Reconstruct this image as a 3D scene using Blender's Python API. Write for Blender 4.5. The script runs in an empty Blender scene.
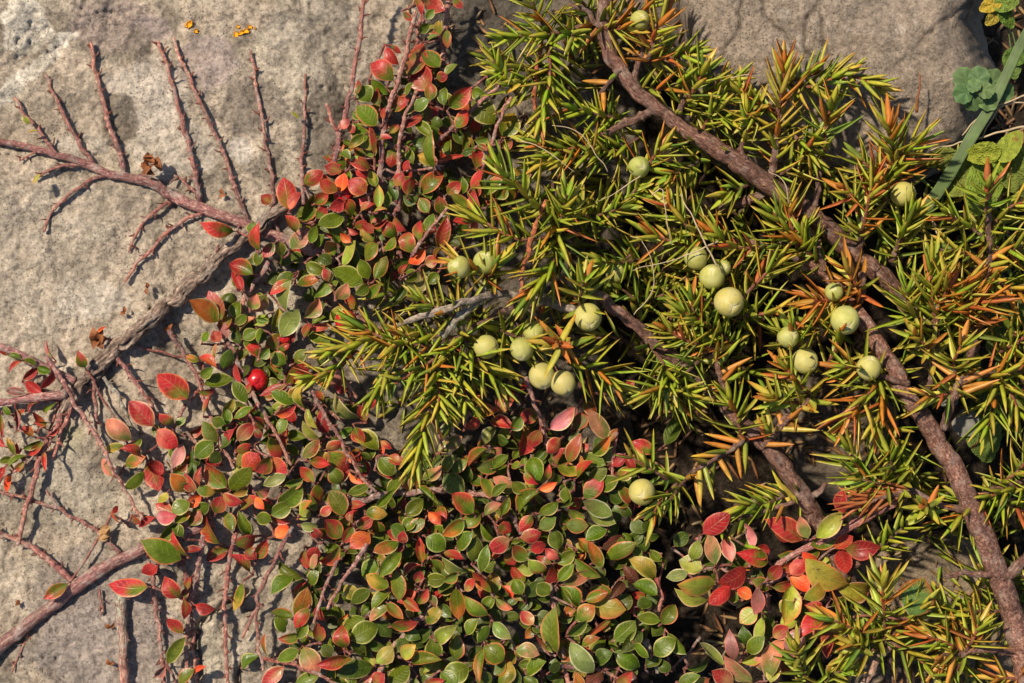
import bpy, math, random
import numpy as np

# ------------------------------------------------------------------ camera, sky, sun, exposure
P = 0.0003                    # metres per picture pixel at ground height (the patch is about 31 cm wide)
DPX = 1706.667                # camera height in the same pixel units (0.512 m)
scene = bpy.context.scene
col = scene.collection
cam_d = bpy.data.cameras.new('camera')
cam = bpy.data.objects.new('camera', cam_d); col.objects.link(cam)
cam_d.lens = 60; cam_d.sensor_width = 36
cam_d.clip_start = 0.01; cam_d.clip_end = 100
cam.location = (0, 0, DPX * P)
cam_d.dof.use_dof = True; cam_d.dof.focus_distance = 0.502; cam_d.dof.aperture_fstop = 20
scene.camera = cam

SUN_EL, SUN_AZ = 56, -52      # degrees; azimuth clockwise from +Y: light comes from the upper left
world = bpy.data.worlds.new('World'); scene.world = world
world.use_nodes = True
wn = world.node_tree
bg = wn.nodes['Background']; bg.inputs['Strength'].default_value = 0.075
sk = wn.nodes.new('ShaderNodeTexSky'); sk.sky_type = 'NISHITA'; sk.sun_disc = False
sk.sun_elevation = math.radians(SUN_EL); sk.sun_rotation = math.radians(SUN_AZ)
wn.links.new(sk.outputs[0], bg.inputs[0])
sl = bpy.data.lights.new('sun', 'SUN'); sun = bpy.data.objects.new('sun', sl); col.objects.link(sun)
sl.energy = 4.6; sl.angle = math.radians(2.2); sl.color = (1.0, 0.86, 0.68)
sun.location = (-0.5, 0.5, 1.0)
sun.rotation_euler = (math.radians(90 - SUN_EL), 0, math.radians(180 - SUN_AZ))
scene.view_settings.view_transform = 'Standard'; scene.view_settings.look = 'None'
scene.view_settings.exposure = 0.42; scene.view_settings.gamma = 1
scene.render.engine = 'CYCLES'
scene.cycles.max_bounces = 6; scene.cycles.transparent_max_bounces = 4

rng = np.random.default_rng(11)
random.seed(5)

# ------------------------------------------------------------------ helpers
def V(px, py, z=0.0):
    """picture pixel + height (pixel units) -> point (pixel units)"""
    s = 1 - z / DPX
    return np.array(((px - 512) * s, (341.5 - py) * s, z), float)

def unit(v):
    return v / (np.linalg.norm(v) + 1e-9)

def fade(t): return t * t * t * (t * (t * 6 - 15) + 10)
_perm = rng.permutation(256); _perm = np.concatenate([_perm, _perm, _perm])
_g = rng.uniform(-1, 1, 256)
def vnoise(x, y, z=0.0):
    x = np.asarray(x, float); y = np.asarray(y, float); z = np.asarray(z, float) + np.zeros_like(x)
    xi = np.floor(x).astype(int); yi = np.floor(y).astype(int); zi = np.floor(z).astype(int)
    u, v, w = fade(x - xi), fade(y - yi), fade(z - zi)
    def h(a, b, c): return _g[_perm[_perm[_perm[a & 255] + (b & 255)] + (c & 255)]]
    def L(a, b, t): return a + (b - a) * t
    return L(L(L(h(xi, yi, zi), h(xi+1, yi, zi), u), L(h(xi, yi+1, zi), h(xi+1, yi+1, zi), u), v),
             L(L(h(xi, yi, zi+1), h(xi+1, yi, zi+1), u), L(h(xi, yi+1, zi+1), h(xi+1, yi+1, zi+1), u), v), w)
def fbm(x, y, z=0.0, o=5, lac=2.03, gain=.5):
    s = 0; a = 1; n = 0
    for i in range(o):
        s = s + a * vnoise(x + 17.3 * i, y - 9.1 * i, z); n += a
        x = x * lac; y = y * lac; z = np.asarray(z) * lac; a *= gain
    return s / n
def sstep(a, b, x):
    t = np.clip((x - a) / (b - a), 0, 1); return t * t * (3 - 2 * t)

class Geo:
    """collects vertices, faces and per-vertex attributes for ONE mesh"""
    def __init__(s): s.v = []; s.f = []; s.a = {}; s.n = 0
    def add(s, verts, faces, **attrs):
        verts = np.asarray(verts, float)
        s.v.append(verts)
        s.f += [tuple(i + s.n for i in f) for f in faces]
        for k, val in attrs.items(): s.a.setdefault(k, []).append(np.asarray(val, float))
        s.n += len(verts)
    def build(s, name, mat, parent=None, origin=None, smooth=True):
        o3 = np.zeros(3) if origin is None else np.asarray(origin, float)
        v = (np.concatenate(s.v) - o3) * P
        me = bpy.data.meshes.new(name)
        me.from_pydata(v.tolist(), [], s.f)
        for k, val in s.a.items():
            arr = np.concatenate(val)
            if k in ('pigment', 'edge'):
                at = me.attributes.new(k, 'FLOAT_COLOR', 'POINT')
                arr = np.concatenate([arr, np.ones((len(arr), 1))], 1)
                at.data.foreach_set('color', arr.astype(np.float32).ravel())
            else:
                at = me.attributes.new(k, 'FLOAT_VECTOR', 'POINT')
                at.data.foreach_set('vector', arr.astype(np.float32).ravel())
        me.materials.append(mat)
        if smooth: me.polygons.foreach_set('use_smooth', [True] * len(me.polygons))
        o = bpy.data.objects.new(name, me); col.objects.link(o)
        if parent is not None: o.parent = parent
        elif origin is not None: o.location = o3 * P
        return o

def thing(name, label, cat, at, group=None):
    o = bpy.data.objects.new(name, None); col.objects.link(o)
    o.empty_display_size = 0.005
    o.location = np.asarray(at) * P
    o['label'] = label; o['category'] = cat
    if group: o['group'] = group
    return o
def org(o): return np.array(o.location) / P
def tag(o, label, cat, group=None, kind=None):
    if label: o['label'] = label
    if cat: o['category'] = cat
    if group: o['group'] = group
    if kind: o['kind'] = kind
    return o

# ------------------------------------------------------------------ materials
class NT:
    def __init__(s, name):
        s.m = bpy.data.materials.new(name); s.m.use_nodes = True
        s.t = s.m.node_tree; s.n = s.t.nodes; s.b = s.n['Principled BSDF']; s.out = s.n['Material Output']
    def new(s, kind, **k):
        n = s.n.new('ShaderNode' + kind)
        for a, b in k.items(): setattr(n, a, b)
        return n
    def L(s, a, b): s.t.links.new(a, b)
    def attr(s, name, out='Vector'):
        n = s.new('Attribute'); n.attribute_name = name; return n.outputs[out]
    def pos(s): return s.new('NewGeometry').outputs['Position']
    def noise(s, vec, scale, detail=4, rough=.55, out='Fac'):
        n = s.new('TexNoise'); s.L(vec, n.inputs['Vector']); n.inputs['Scale'].default_value = scale
        n.inputs['Detail'].default_value = detail; n.inputs['Roughness'].default_value = rough
        return n.outputs[out]
    def voro(s, vec, scale, feature='F1'):
        n = s.new('TexVoronoi', feature=feature); s.L(vec, n.inputs['Vector']); n.inputs['Scale'].default_value = scale
        return n.outputs['Distance']
    def ramp(s, fac, stops):
        n = s.new('ValToRGB'); s.L(fac, n.inputs[0]); e = n.color_ramp.elements
        while len(e) < len(stops): e.new(.5)
        for i, (p, c) in enumerate(stops):
            e[i].position = p; e[i].color = (*c, 1) if hasattr(c, '__len__') else (c, c, c, 1)
        return n.outputs[0]
    def math(s, op, a, b=None, clamp=False):
        n = s.new('Math', operation=op); n.use_clamp = clamp
        for i, x in enumerate((a, b)):
            if x is None: continue
            if isinstance(x, (int, float)): n.inputs[i].default_value = x
            else: s.L(x, n.inputs[i])
        return n.outputs[0]
    def mix(s, fac, a, b, mode='MIX'):
        n = s.new('MixRGB', blend_type=mode)
        for i, x in enumerate((fac, a, b)):
            if isinstance(x, (int, float)): n.inputs[i].default_value = x
            elif isinstance(x, tuple): n.inputs[i].default_value = (*x, 1)
            else: s.L(x, n.inputs[i])
        return n.outputs[0]
    def sep(s, v):
        n = s.new('SeparateXYZ'); s.L(v, n.inputs[0]); return n.outputs
    def bump(s, h, strength, dist):
        n = s.new('Bump'); s.L(h, n.inputs['Height']); n.inputs['Strength'].default_value = strength
        n.inputs['Distance'].default_value = dist; s.L(n.outputs[0], s.b.inputs['Normal']); return n.outputs[0]
    def fin(s, color, rough=.6, spec=.5, translucent=0.0, normal=None):
        if isinstance(color, tuple): s.b.inputs['Base Color'].default_value = (*color, 1)
        else: s.L(color, s.b.inputs['Base Color'])
        if isinstance(rough, (int, float)): s.b.inputs['Roughness'].default_value = rough
        else: s.L(rough, s.b.inputs['Roughness'])
        s.b.inputs['Specular IOR Level'].default_value = spec
        if translucent > 0:
            tr = s.new('BsdfTranslucent'); mx = s.new('MixShader'); mx.inputs[0].default_value = translucent
            s.L(color, tr.inputs[0])
            if normal is not None: s.L(normal, tr.inputs['Normal'])
            s.L(s.b.outputs[0], mx.inputs[1]); s.L(tr.outputs[0], mx.inputs[2]); s.L(mx.outputs[0], s.out.inputs[0])
        return s.m

def mat_rock():
    s = NT('weathered_limestone'); p = s.pos(); pg = s.attr('pigment', 'Color')
    n1 = s.noise(p, 110, 9, .72); n2 = s.noise(p, 700, 5, .7); n3 = s.noise(p, 2600, 3, .7)
    c = s.mix(1, pg, s.ramp(n1, [(.30, (.62, .60, .56)), (.5, (1, .99, .97)), (.72, (1.28, 1.27, 1.25))]), 'MULTIPLY')
    c = s.mix(1, c, s.ramp(n2, [(.36, (.64, .61, .58)), (.5, (1, 1, 1)), (.64, (1.22, 1.2, 1.18))]), 'MULTIPLY')
    pit = s.ramp(s.voro(p, 850), [(.10, .0), (.26, 1.0)])
    msk = s.ramp(s.noise(p, 60, 3), [(.42, 0.0), (.58, 1.0)])
    pf = s.math('MAXIMUM', pit, s.math('SUBTRACT', 1.0, msk))
    c = s.mix(s.math('MULTIPLY', s.math('SUBTRACT', 1.0, pf), .75), c, (.05, .045, .04))
    n4 = s.noise(p, 170, 12, .8); n5 = s.noise(p, 1500, 6, .8)
    crust = s.ramp(n4, [(.545, 0.0), (.575, 1.0)])
    c = s.mix(s.math('MULTIPLY', crust, .26), c, s.mix(.45, pg, (.62, .57, .48)))
    dk = s.ramp(s.noise(p, 135, 12, .82), [(.40, 1.0), (.44, 0.0)])
    c = s.mix(s.math('MULTIPLY', dk, .40), c, s.mix(.6, pg, (.05, .045, .035)))
    c = s.mix(1, c, s.ramp(n5, [(.36, (.70, .68, .66)), (.5, (1, 1, 1)), (.64, (1.24, 1.23, 1.21))]), 'MULTIPLY')
    h = s.math('ADD', s.math('MULTIPLY', n2, .8), s.math('MULTIPLY', n5, .7))
    h = s.math('ADD', h, s.math('MULTIPLY', crust, .25))
    h = s.math('ADD', h, s.math('MULTIPLY', pf, .35))
    s.bump(h, .8, .0011)
    return s.fin(c, .92, .2)
def mat_leaf():
    s = NT('cotoneaster_leaf'); uv = s.attr('luv'); q = s.sep(uv); p = s.pos()
    a = s.math('ABSOLUTE', q[0])
    base = s.attr('pigment', 'Color'); edge = s.attr('edge', 'Color')
    e = s.math('MULTIPLY', s.ramp(a, [(.80, 0.0), (.97, 1.0)]), .85)
    c = s.mix(e, base, edge)
    mid = s.ramp(a, [(.0, 1.0), (.07, 0.0)])
    c = s.mix(s.math('MULTIPLY', mid, .30), c, s.mix(.5, base, (.42, .44, .16)))
    # side veins run forward from the midrib
    w = s.math('SINE', s.math('MULTIPLY', s.math('SUBTRACT', q[1], s.math('MULTIPLY', a, .22)), 46.0))
    vein = s.ramp(w, [(.80, 0.0), (1.0, 1.0)])
    c = s.mix(s.math('MULTIPLY', vein, .16), c, (.35, .38, .14))
    mott = s.noise(p, 420, 3)
    c = s.mix(1, c, s.ramp(mott, [(.3, (.72, .74, .7)), (.5, (1, 1, 1)), (.72, (1.22, 1.2, 1.1))]), 'MULTIPLY')
    sp = s.ramp(s.noise(p, 230, 5, .75), [(.625, 0.0), (.70, 1.0)])
    c = s.mix(s.math('MULTIPLY', sp, .8), c, (.045, .02, .012))
    h = s.math('ADD', s.math('MULTIPLY', mid, -.6), s.math('ADD', s.math('MULTIPLY', vein, -.3), s.math('MULTIPLY', s.noise(p, 900, 2), .5)))
    nb = s.bump(h, .5, .00025)
    return s.fin(c, s.ramp(mott, [(.3, .30), (.7, .50)]), .30, .13)
def mat_needle():
    s = NT('juniper_needle'); uv = s.attr('luv'); q = s.sep(uv); p = s.pos()
    c = s.attr('pigment', 'Color')
    band = s.math('MULTIPLY', s.ramp(q[0], [(.86, 0.0), (1.0, 1.0)]), s.ramp(q[1], [(.0, 1.0), (.85, 0.0)]))
    c = s.mix(s.math('MULTIPLY', band, .38), c, (.44, .52, .26))
    c = s.mix(1, c, s.ramp(s.noise(p, 350, 3), [(.3, (.72, .74, .7)), (.5, (1, 1, 1)), (.72, (1.22, 1.18, 1.1))]), 'MULTIPLY')
    return s.fin(c, .36, .42, .28)
def mat_bark(name, dark, mid, light, scale=1.0, peel=.5):
    s = NT(name); b = s.attr('buv'); p = s.pos()
    mp = s.new('Mapping'); s.L(b, mp.inputs[0]); mp.inputs['Scale'].default_value = (1, 1, .22)
    n1 = s.noise(mp.outputs[0], 2.6 * scale, 6, .7); n2 = s.noise(p, 900, 5, .7); n3 = s.noise(p, 260, 3)
    c = s.ramp(n1, [(.34, dark), (.5, mid), (.66, light)])
    c = s.mix(1, c, s.attr('pigment', 'Color'), 'MULTIPLY')
    c = s.mix(s.math('MULTIPLY', s.ramp(n3, [(.52, 0.0), (.66, 1.0)]), peel), c, (.40, .36, .31))
    c = s.mix(1, c, s.ramp(n2, [(.35, (.55, .52, .5)), (.5, (1, 1, 1)), (.66, (1.35, 1.32, 1.3))]), 'MULTIPLY')
    s.bump(s.math('ADD', s.math('MULTIPLY', n1, 1.2), s.math('MULTIPLY', n2, .6)), .8, .0007)
    return s.fin(c, .58, .45)
def mat_berry():
    s = NT('waxy_green_berry'); p = s.pos(); pg = s.attr('pigment', 'Color')
    c = s.mix(1, pg, s.ramp(s.noise(p, 330, 4, .6), [(.3, (.80, .84, .74)), (.5, (1, 1, 1)), (.7, (1.13, 1.1, 1.1))]), 'MULTIPLY')
    sp = s.ramp(s.noise(p, 500, 3, .6), [(.665, 0.0), (.74, .8)])
    bl = s.ramp(s.noise(p, 210, 4, .6), [(.45, 0.0), (.6, .35)])
    c = s.mix(bl, c, (.46, .44, .22))
    c = s.mix(s.math('MULTIPLY', sp, .75), c, (.17, .10, .05))
    s.bump(s.noise(p, 700, 3), .25, .0003)
    s.b.inputs['Subsurface Weight'].default_value = .15
    s.b.inputs['Subsurface Radius'].default_value = (.6, 1, .3); s.b.inputs['Subsurface Scale'].default_value = .001
    return s.fin(c, .55, .3)
def mat_simple(name, colr, rough=.6, sc=400, amt=.35, spec=.4, trans=0, bump=.5, dist=.0004):
    s = NT(name); p = s.pos(); n = s.noise(p, sc, 5, .65)
    c = s.mix(1, s.mix(0, colr, colr), s.ramp(n, [(.3, 1 - amt), (.5, 1.0), (.7, 1 + amt)]), 'MULTIPLY')
    s.bump(n, bump, dist)
    return s.fin(c, rough, spec, trans)
def mat_soil():
    s = NT('dark_leaf_mould'); p = s.pos(); n = s.noise(p, 160, 8, .7); n2 = s.noise(p, 1100, 4, .7)
    c = s.ramp(n, [(.32, (.012, .009, .007)), (.5, (.035, .026, .018)), (.68, (.08, .058, .04))])
    c = s.mix(1, c, s.ramp(n2, [(.35, .5), (.65, 1.5)]), 'MULTIPLY')
    s.bump(s.math('ADD', n, n2), .9, .002)
    return s.fin(c, .95, .1)
def mat_wrinkled():
    s = NT('wrinkled_herb_leaf'); p = s.pos(); pg = s.attr('pigment', 'Color')
    v = s.voro(p, 1150, 'DISTANCE_TO_EDGE')
    cell = s.ramp(v, [(.0, 0.0), (.4, 1.0)])
    c = s.mix(1, pg, s.ramp(cell, [(0, (1.25, 1.2, .9)), (1, (.92, .95, .9))]), 'MULTIPLY')
    c = s.mix(s.ramp(s.noise(p, 180, 4), [(.60, 0.0), (.68, .8)]), c, (.20, .07, .025))
    s.bump(cell, .6, .0005)
    return s.fin(c, .7, .25, .15)

def mat_lobed():
    s = NT('blue_green_lobed_leaf'); p = s.pos(); n = s.noise(p, 300, 6, .7)
    c = s.mix(1, s.attr('pigment', 'Color'), s.ramp(n, [(.3, (.7, .72, .7)), (.5, (1, 1, 1)), (.7, (1.3, 1.28, 1.2))]), 'MULTIPLY')
    s.bump(s.noise(p, 700, 4), .5, .0004)
    return s.fin(c, .6, .3, .2)
def mat_blade():
    s = NT('green_grass_blade'); q = s.sep(s.attr('luv')); p = s.pos()
    w = s.math('SINE', s.math('MULTIPLY', q[0], 30.0)); n = s.noise(p, 220, 4)
    c = s.mix(1, (.13, .20, .065), s.ramp(w, [(.2, .82), (.9, 1.15)]), 'MULTIPLY')
    c = s.mix(1, c, s.ramp(n, [(.3, .75), (.7, 1.25)]), 'MULTIPLY')
    s.bump(w, .4, .0002)
    return s.fin(c, .45, .4, .25)
M = dict(rock=mat_rock(), leaf=mat_leaf(), needle=mat_needle(), berry=mat_berry(), soil=mat_soil(), wrinkled=mat_wrinkled(),
         twig=mat_bark('purplish_twig_bark', (.11, .032, .034), (.26, .092, .085), (.42, .30, .24), 1.3, .55),
         gnarl=mat_bark('fissured_grey_bark', (.05, .03, .02), (.19, .125, .09), (.46, .37, .29), 1.6, .3),
         juniper=mat_bark('coppery_juniper_bark', (.045, .018, .013), (.145, .064, .044), (.32, .20, .145), 1.7, .25),
         dead=mat_bark('bleached_dead_twig', (.14, .11, .085), (.28, .24, .19), (.42, .38, .31), 1.2, .5),
         redberry=mat_simple('glossy_red_berry', (.42, .010, .012), .25, 300, .12, .6, 0, .1),
         straw=mat_simple('bleached_straw', (.40, .31, .19), .6, 500, .25),
         husk=mat_simple('dry_brown_husk', (.24, .085, .03), .7, 260, .5, .3, .1, .8, .0008),
         grass=mat_blade(),
         lobed=mat_lobed(),
         lichen=mat_simple('orange_lichen', (.75, .32, .015), .85, 700, .3, .2, 0, .8),
         deadleaf=mat_simple('silvery_dead_leaf', (.17, .165, .14), .75, 260, .35, .5, .1))

# ------------------------------------------------------------------ rocks and ground
def poly_sd(X, Y, poly):
    poly = np.asarray(poly, float); n = len(poly)
    d = np.full(X.shape, 1e9); ins = np.zeros(X.shape, bool)
    for i in range(n):
        a = poly[i]; b = poly[(i + 1) % n]
        ex, ey = b - a; wx, wy = X - a[0], Y - a[1]
        t = np.clip((wx * ex + wy * ey) / (ex * ex + ey * ey + 1e-9), 0, 1)
        d = np.minimum(d, (wx - ex * t) ** 2 + (wy - ey * t) ** 2)
        c = ((a[1] > Y) != (b[1] > Y)) & (X < (b[0] - a[0]) * (Y - a[1]) / (b[1] - a[1] + 1e-12) + a[0])
        ins ^= c
    d = np.sqrt(d); return np.where(ins, d, -d)

SURF = []
def top_at(px, py):
    """real height of the rock or ground surface at a picture point"""
    best = -200.0
    for xs, ys, Z in SURF:
        if xs[0] <= px <= xs[-1] and ys[0] <= py <= ys[-1]:
            best = max(best, float(Z[min(len(ys) - 1, np.searchsorted(ys, py)), min(len(xs) - 1, np.searchsorted(xs, px))]))
    return best

def grid_mesh(name, X, Y, Z, pig, mat):
    """X, Y picture pixels, Z height; regular heightfield sheet"""
    SURF.append((X[0], Y[:, 0], Z))
    s = 1 - Z / DPX
    v = np.stack([(X - 512) * s, (341.5 - Y) * s, Z], -1).reshape(-1, 3)
    h, w = X.shape
    i = np.arange(h * w).reshape(h, w)
    f = np.stack([i[:-1, :-1], i[1:, :-1], i[1:, 1:], i[:-1, 1:]], -1).reshape(-1, 4)
    me = bpy.data.meshes.new(name)
    me.vertices.add(len(v)); me.vertices.foreach_set('co', (v * P).ravel())
    me.loops.add(f.size); me.loops.foreach_set('vertex_index', f.ravel())
    me.polygons.add(len(f)); me.polygons.foreach_set('loop_start', np.arange(len(f)) * 4)
    me.polygons.foreach_set('use_smooth', np.ones(len(f), bool))
    me.update(calc_edges=True)
    if pig is not None:
        at = me.attributes.new('pigment', 'FLOAT_COLOR', 'POINT')
        at.data.foreach_set('color', np.concatenate([pig.reshape(-1, 3), np.ones((len(v), 1))], 1).astype(np.float32).ravel())
    me.materials.append(mat)
    o = bpy.data.objects.new(name, me); col.objects.link(o); return o

def blob(X, Y, cx, cy, rx, ry, seed=0, rough=.45):
    d = np.sqrt(((X - cx) / rx) ** 2 + ((Y - cy) / ry) ** 2)
    d = d + rough * fbm(X / 16 + seed, Y / 16 - seed, seed, 5, gain=.65)
    return sstep(1.06, .90, d)

def zleft(X, Y):
    """height of the big left boulder"""
    z = -8 - 46 * sstep(250, 560, X) - 34 * sstep(470, 700, X) - 16 * sstep(290, 400, X) * sstep(480, 560, Y) - 12 * sstep(190, 300, X) * sstep(200, 300, Y)
    z = z + 14 * sstep(300, -100, X) * sstep(500, 0, Y)
    z = z - 14 * np.exp(-((X - 235) / 60.) ** 2 - ((Y - 345) / 60.) ** 2)
    z = z + 15 * fbm(X / 150., Y / 150., .3, 4) + 10 * fbm(X / 45, Y / 45, 1.3, 4)
    return z

def make_left_boulder():
    st = 1.6
    x = np.concatenate([np.arange(-360, -20, 8), np.arange(-20, 700, st)]); y = np.concatenate([np.arange(-260, -20, 8), np.arange(-20, 710, st), np.arange(710, 960, 8)])
    X, Y = np.meshgrid(x, y)
    poly = [(-350, -250), (560, -250), (600, -40), (640, 60), (655, 170), (600, 330), (640, 430), (640, 520), (560, 650), (500, 800), (300, 940), (-350, 940)]
    sd = poly_sd(X, Y, poly) + 18 * fbm(X / 70, Y / 70, 4, 4)
    z = zleft(X, Y)
    fine = fbm(X / 11, Y / 11, 2, 5, gain=.62)
    rg = 1 - np.abs(fbm(X / 26, Y / 26, 8, 5, gain=.6)) * 2
    z = z + 3.4 * fine + 2.2 * (rg - .5)
    pits = np.clip(vnoise(X / 4.3, Y / 4.3, 5) - .45, 0, 1) * sstep(-.1, .35, fbm(X / 50, Y / 50, 9, 3))
    z = z - 6 * pits
    # cracks: one runs down from the lower twigs, one runs along the top left
    def crack(pts, w, dep):
        d = np.full(X.shape, 1e9)
        XX = X + 5 * fbm(X / 14, Y / 14, 3, 3); YY = Y + 5 * fbm(X / 14, Y / 14, 7, 3)
        for (ax, ay), (bx, by) in zip(pts[:-1], pts[1:]):
            ex, ey = bx - ax, by - ay
            t = np.clip(((XX - ax) * ex + (YY - ay) * ey) / (ex * ex + ey * ey), 0, 1)
            d = np.minimum(d, np.hypot(XX - ax - ex * t, YY - ay - ey * t))
        return -dep * np.exp(-(d / w) ** 2)
    z = z + crack([(250, 590), (222, 605), (198, 625), (200, 700)], 3, 11) + crack([(235, 680), (245, 660), (250, 655)], 2.5, 12)
    z = z + crack([(330, 60), (350, 110), (345, 190), (300, 250)], 9, 8)
    z = z - 230 * sstep(14, -40, sd) - 14 * sstep(60, 5, sd)
    # pigment
    c = np.zeros(X.shape + (3,)) + np.array((.435, .372, .298))
    w1 = fbm(X / 60, Y / 60, 12, 5)[..., None]
    c = c * (1 + .35 * w1)
    def put(mask, colr, a=1.0):
        nonlocal c
        m = (mask * a)[..., None]; c = c * (1 - m) + np.array(colr) * m
    put(sstep(.05, .35, fbm(X / 34 + 5, Y / 34, 21, 5, gain=.6)), (.20, .175, .14), .75)
    put(sstep(.12, .34, fbm(X / 24 - 9, Y / 24, 31, 5, gain=.6)), (.46, .41, .33), .7)
    for cx, cy, rx, ry, k, a, sd_ in [(150, 95, 38, 40, (.50, .45, .39), .9, 1), (175, 150, 48, 26, (.50, .45, .38), .9, 2), (25, 28, 26, 30, (.60, .56, .48), .95, 3), (290, 60, 40, 40, (.50, .45, .36), .6, 25), (60, 210, 60, 40, (.45, .40, .33), .5, 26), (20, 330, 50, 40, (.47, .42, .35), .5, 27),
             (205, 60, 30, 30, (.36, .30, .275), .9, 4), (110, 22, 42, 30, (.38, .31, .27), .85, 5), (240, 150, 12, 13, (.50, .46, .41), .9, 6),
             (150, 30, 22, 14, (.30, .25, .24), .8, 7), (90, 300, 34, 22, (.50, .455, .39), .9, 8), (30, 260, 60, 60, (.44, .39, .32), .6, 9),
             (320, 50, 55, 50, (.42, .38, .32), .55, 10), (90, 590, 60, 40, (.29, .255, .225), .8, 11), (60, 490, 30, 40, (.40, .37, .31), .6, 12),
             (100, 640, 80, 50, (.30, .26, .24), .8, 13), (215, 640, 14, 36, (.46, .42, .33), .7, 14), (185, 470, 34, 30, (.42, .38, .33), .5, 15),
             (120, 120, 20, 24, (.17, .145, .115), .8, 16), (140, 45, 14, 18, (.21, .18, .15), .7, 17), (250, 110, 34, 30, (.20, .175, .15), .7, 18),
             (75, 150, 26, 16, (.46, .42, .36), .6, 19), (70, 440, 14, 14, (.30, .30, .17), .6, 20), (480, 40, 60, 60, (.15, .135, .115), .8, 22),
             (340, 130, 50, 40, (.17, .15, .125), .8, 23), (55, 480, 70, 50, (.37, .335, .27), .5, 24)]:
        put(blob(X, Y, cx, cy, rx, ry, sd_), k, a)
    # pale calcite vein
    d = np.abs((Y - 100) + (X - 0) * .95 + 9 * fbm(X / 20, Y / 20, 41, 3)) / 1.4
    put(sstep(8, 4, d) * (X < 78) * (Y > 32), (.62, .585, .51), .9)
    put(sstep(.10, .22, pits) * 0 + blob(X, Y, 62, 42, 7, 6, 33), (.64, .61, .54), .9)
    put(sstep(.25, .5, pits), (.07, .06, .05), .8)
    c = c * (1 - .52 * sstep(350, 450, X + 40 * fbm(X / 60, Y / 60, 77, 3)) * sstep(-60, 60, Y + .6 * X - 250))[..., None]  # right part darker: dirty rock tone plus shade put into the pigment
    c = c * (1 - .35 * sstep(230, 330, X) * sstep(180, 240, Y))[..., None]  # under the leaf mats: litter stain and painted shade together
    c = np.clip(c, .03, .7)
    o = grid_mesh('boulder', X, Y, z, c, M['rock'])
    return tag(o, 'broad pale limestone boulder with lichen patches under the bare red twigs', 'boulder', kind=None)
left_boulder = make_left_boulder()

def small_rock(name, poly, ztop, slope, pigc, seed, label, st=1.8, edge=26, bumps=1.0):
    poly = np.asarray(poly, float); lo = poly.min(0) - 45; hi = poly.max(0) + 45
    X, Y = np.meshgrid(np.arange(lo[0], hi[0], st), np.arange(lo[1], hi[1], st))
    sd = poly_sd(X, Y, poly) + 7 * fbm(X / 40 + seed, Y / 40, seed, 4)
    cx, cy = poly.mean(0)
    z = ztop + slope[0] * (X - cx) + slope[1] * (Y - cy)
    z = z + bumps * (9 * fbm(X / 60, Y / 60, seed, 4) + 2.6 * fbm(X / 9, Y / 9, seed + 2, 5, gain=.6) + 1.6 * (1 - 2 * np.abs(fbm(X / 22, Y / 22, seed + 5, 4))))
    z = z - 12 * sstep(edge, 2, sd) - 200 * sstep(6, -38, sd)
    cr = np.zeros_like(z)
    if seed == 61:
        for pts in ([(745, -10), (738, 30), (712, 75)], [(822, -10), (812, 10), (803, 35), (812, 60)], [(810, -10), (822, 20), (826, 45)], [(972, 0), (945, 18), (920, 45)], [(760, -10), (768, 20), (790, 40)]):
            d = np.full(X.shape, 1e9); XX = X + 5 * fbm(X / 12, Y / 12, 3, 3); YY = Y + 5 * fbm(X / 12, Y / 12, 7, 3)
            for (ax, ay), (bx, by) in zip(pts[:-1], pts[1:]):
                ex, ey = bx - ax, by - ay; t = np.clip(((XX - ax) * ex + (YY - ay) * ey) / (ex * ex + ey * ey), 0, 1)
                d = np.minimum(d, np.hypot(XX - ax - ex * t, YY - ay - ey * t))
            cr = np.maximum(cr, np.exp(-(d / 1.8) ** 2))
        z = z - 4 * cr - 24 * sstep(0, 60, (X - 950) + .25 * (Y - 60)) - 14 * sstep(90, 160, Y + .1 * (X - 850))
    c = np.zeros(X.shape + (3,)) + np.array(pigc)
    c = c * (1 + .3 * fbm(X / 40, Y / 40, seed + 9, 5)[..., None])
    m = sstep(.2, .42, fbm(X / 13, Y / 13, seed + 3, 5, gain=.6))[..., None] * .5
    c = c * (1 - m) + np.array(pigc) * 1.45 * m
    if seed == 61:
        for bx, by, r in [(900, 29, 6), (785, 15, 7), (848, 28, 4), (799, 42, 7), (916, 22, 3)]:
            m = blob(X, Y, bx, by, r, r, bx * .1)[..., None] * .7; c = c * (1 - m) + np.array((.40, .35, .30)) * m
        c = c * (1 - .5 * cr[..., None])
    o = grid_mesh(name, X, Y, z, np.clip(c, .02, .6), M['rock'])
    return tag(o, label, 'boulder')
small_rock('boulder', [(700, -130), (690, 60), (712, 150), (800, 185), (905, 172), (955, 142), (984, 108), (978, 70), (962, 20), (975, -10), (960, -130)], 18, (.03, -.05),
           (.27, .225, .182), 61, 'smooth grey-brown boulder with fine cracks at the top right, behind the juniper tips')
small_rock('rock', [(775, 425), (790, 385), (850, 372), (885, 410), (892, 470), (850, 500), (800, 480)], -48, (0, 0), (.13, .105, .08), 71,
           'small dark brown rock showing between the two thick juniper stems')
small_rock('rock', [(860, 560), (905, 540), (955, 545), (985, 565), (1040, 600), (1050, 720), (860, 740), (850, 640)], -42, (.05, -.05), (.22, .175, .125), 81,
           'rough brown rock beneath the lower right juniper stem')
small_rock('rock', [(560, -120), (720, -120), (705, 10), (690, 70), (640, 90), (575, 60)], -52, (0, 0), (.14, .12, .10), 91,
           'shaded grey rock behind the knotty top end of the juniper stem')

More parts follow.
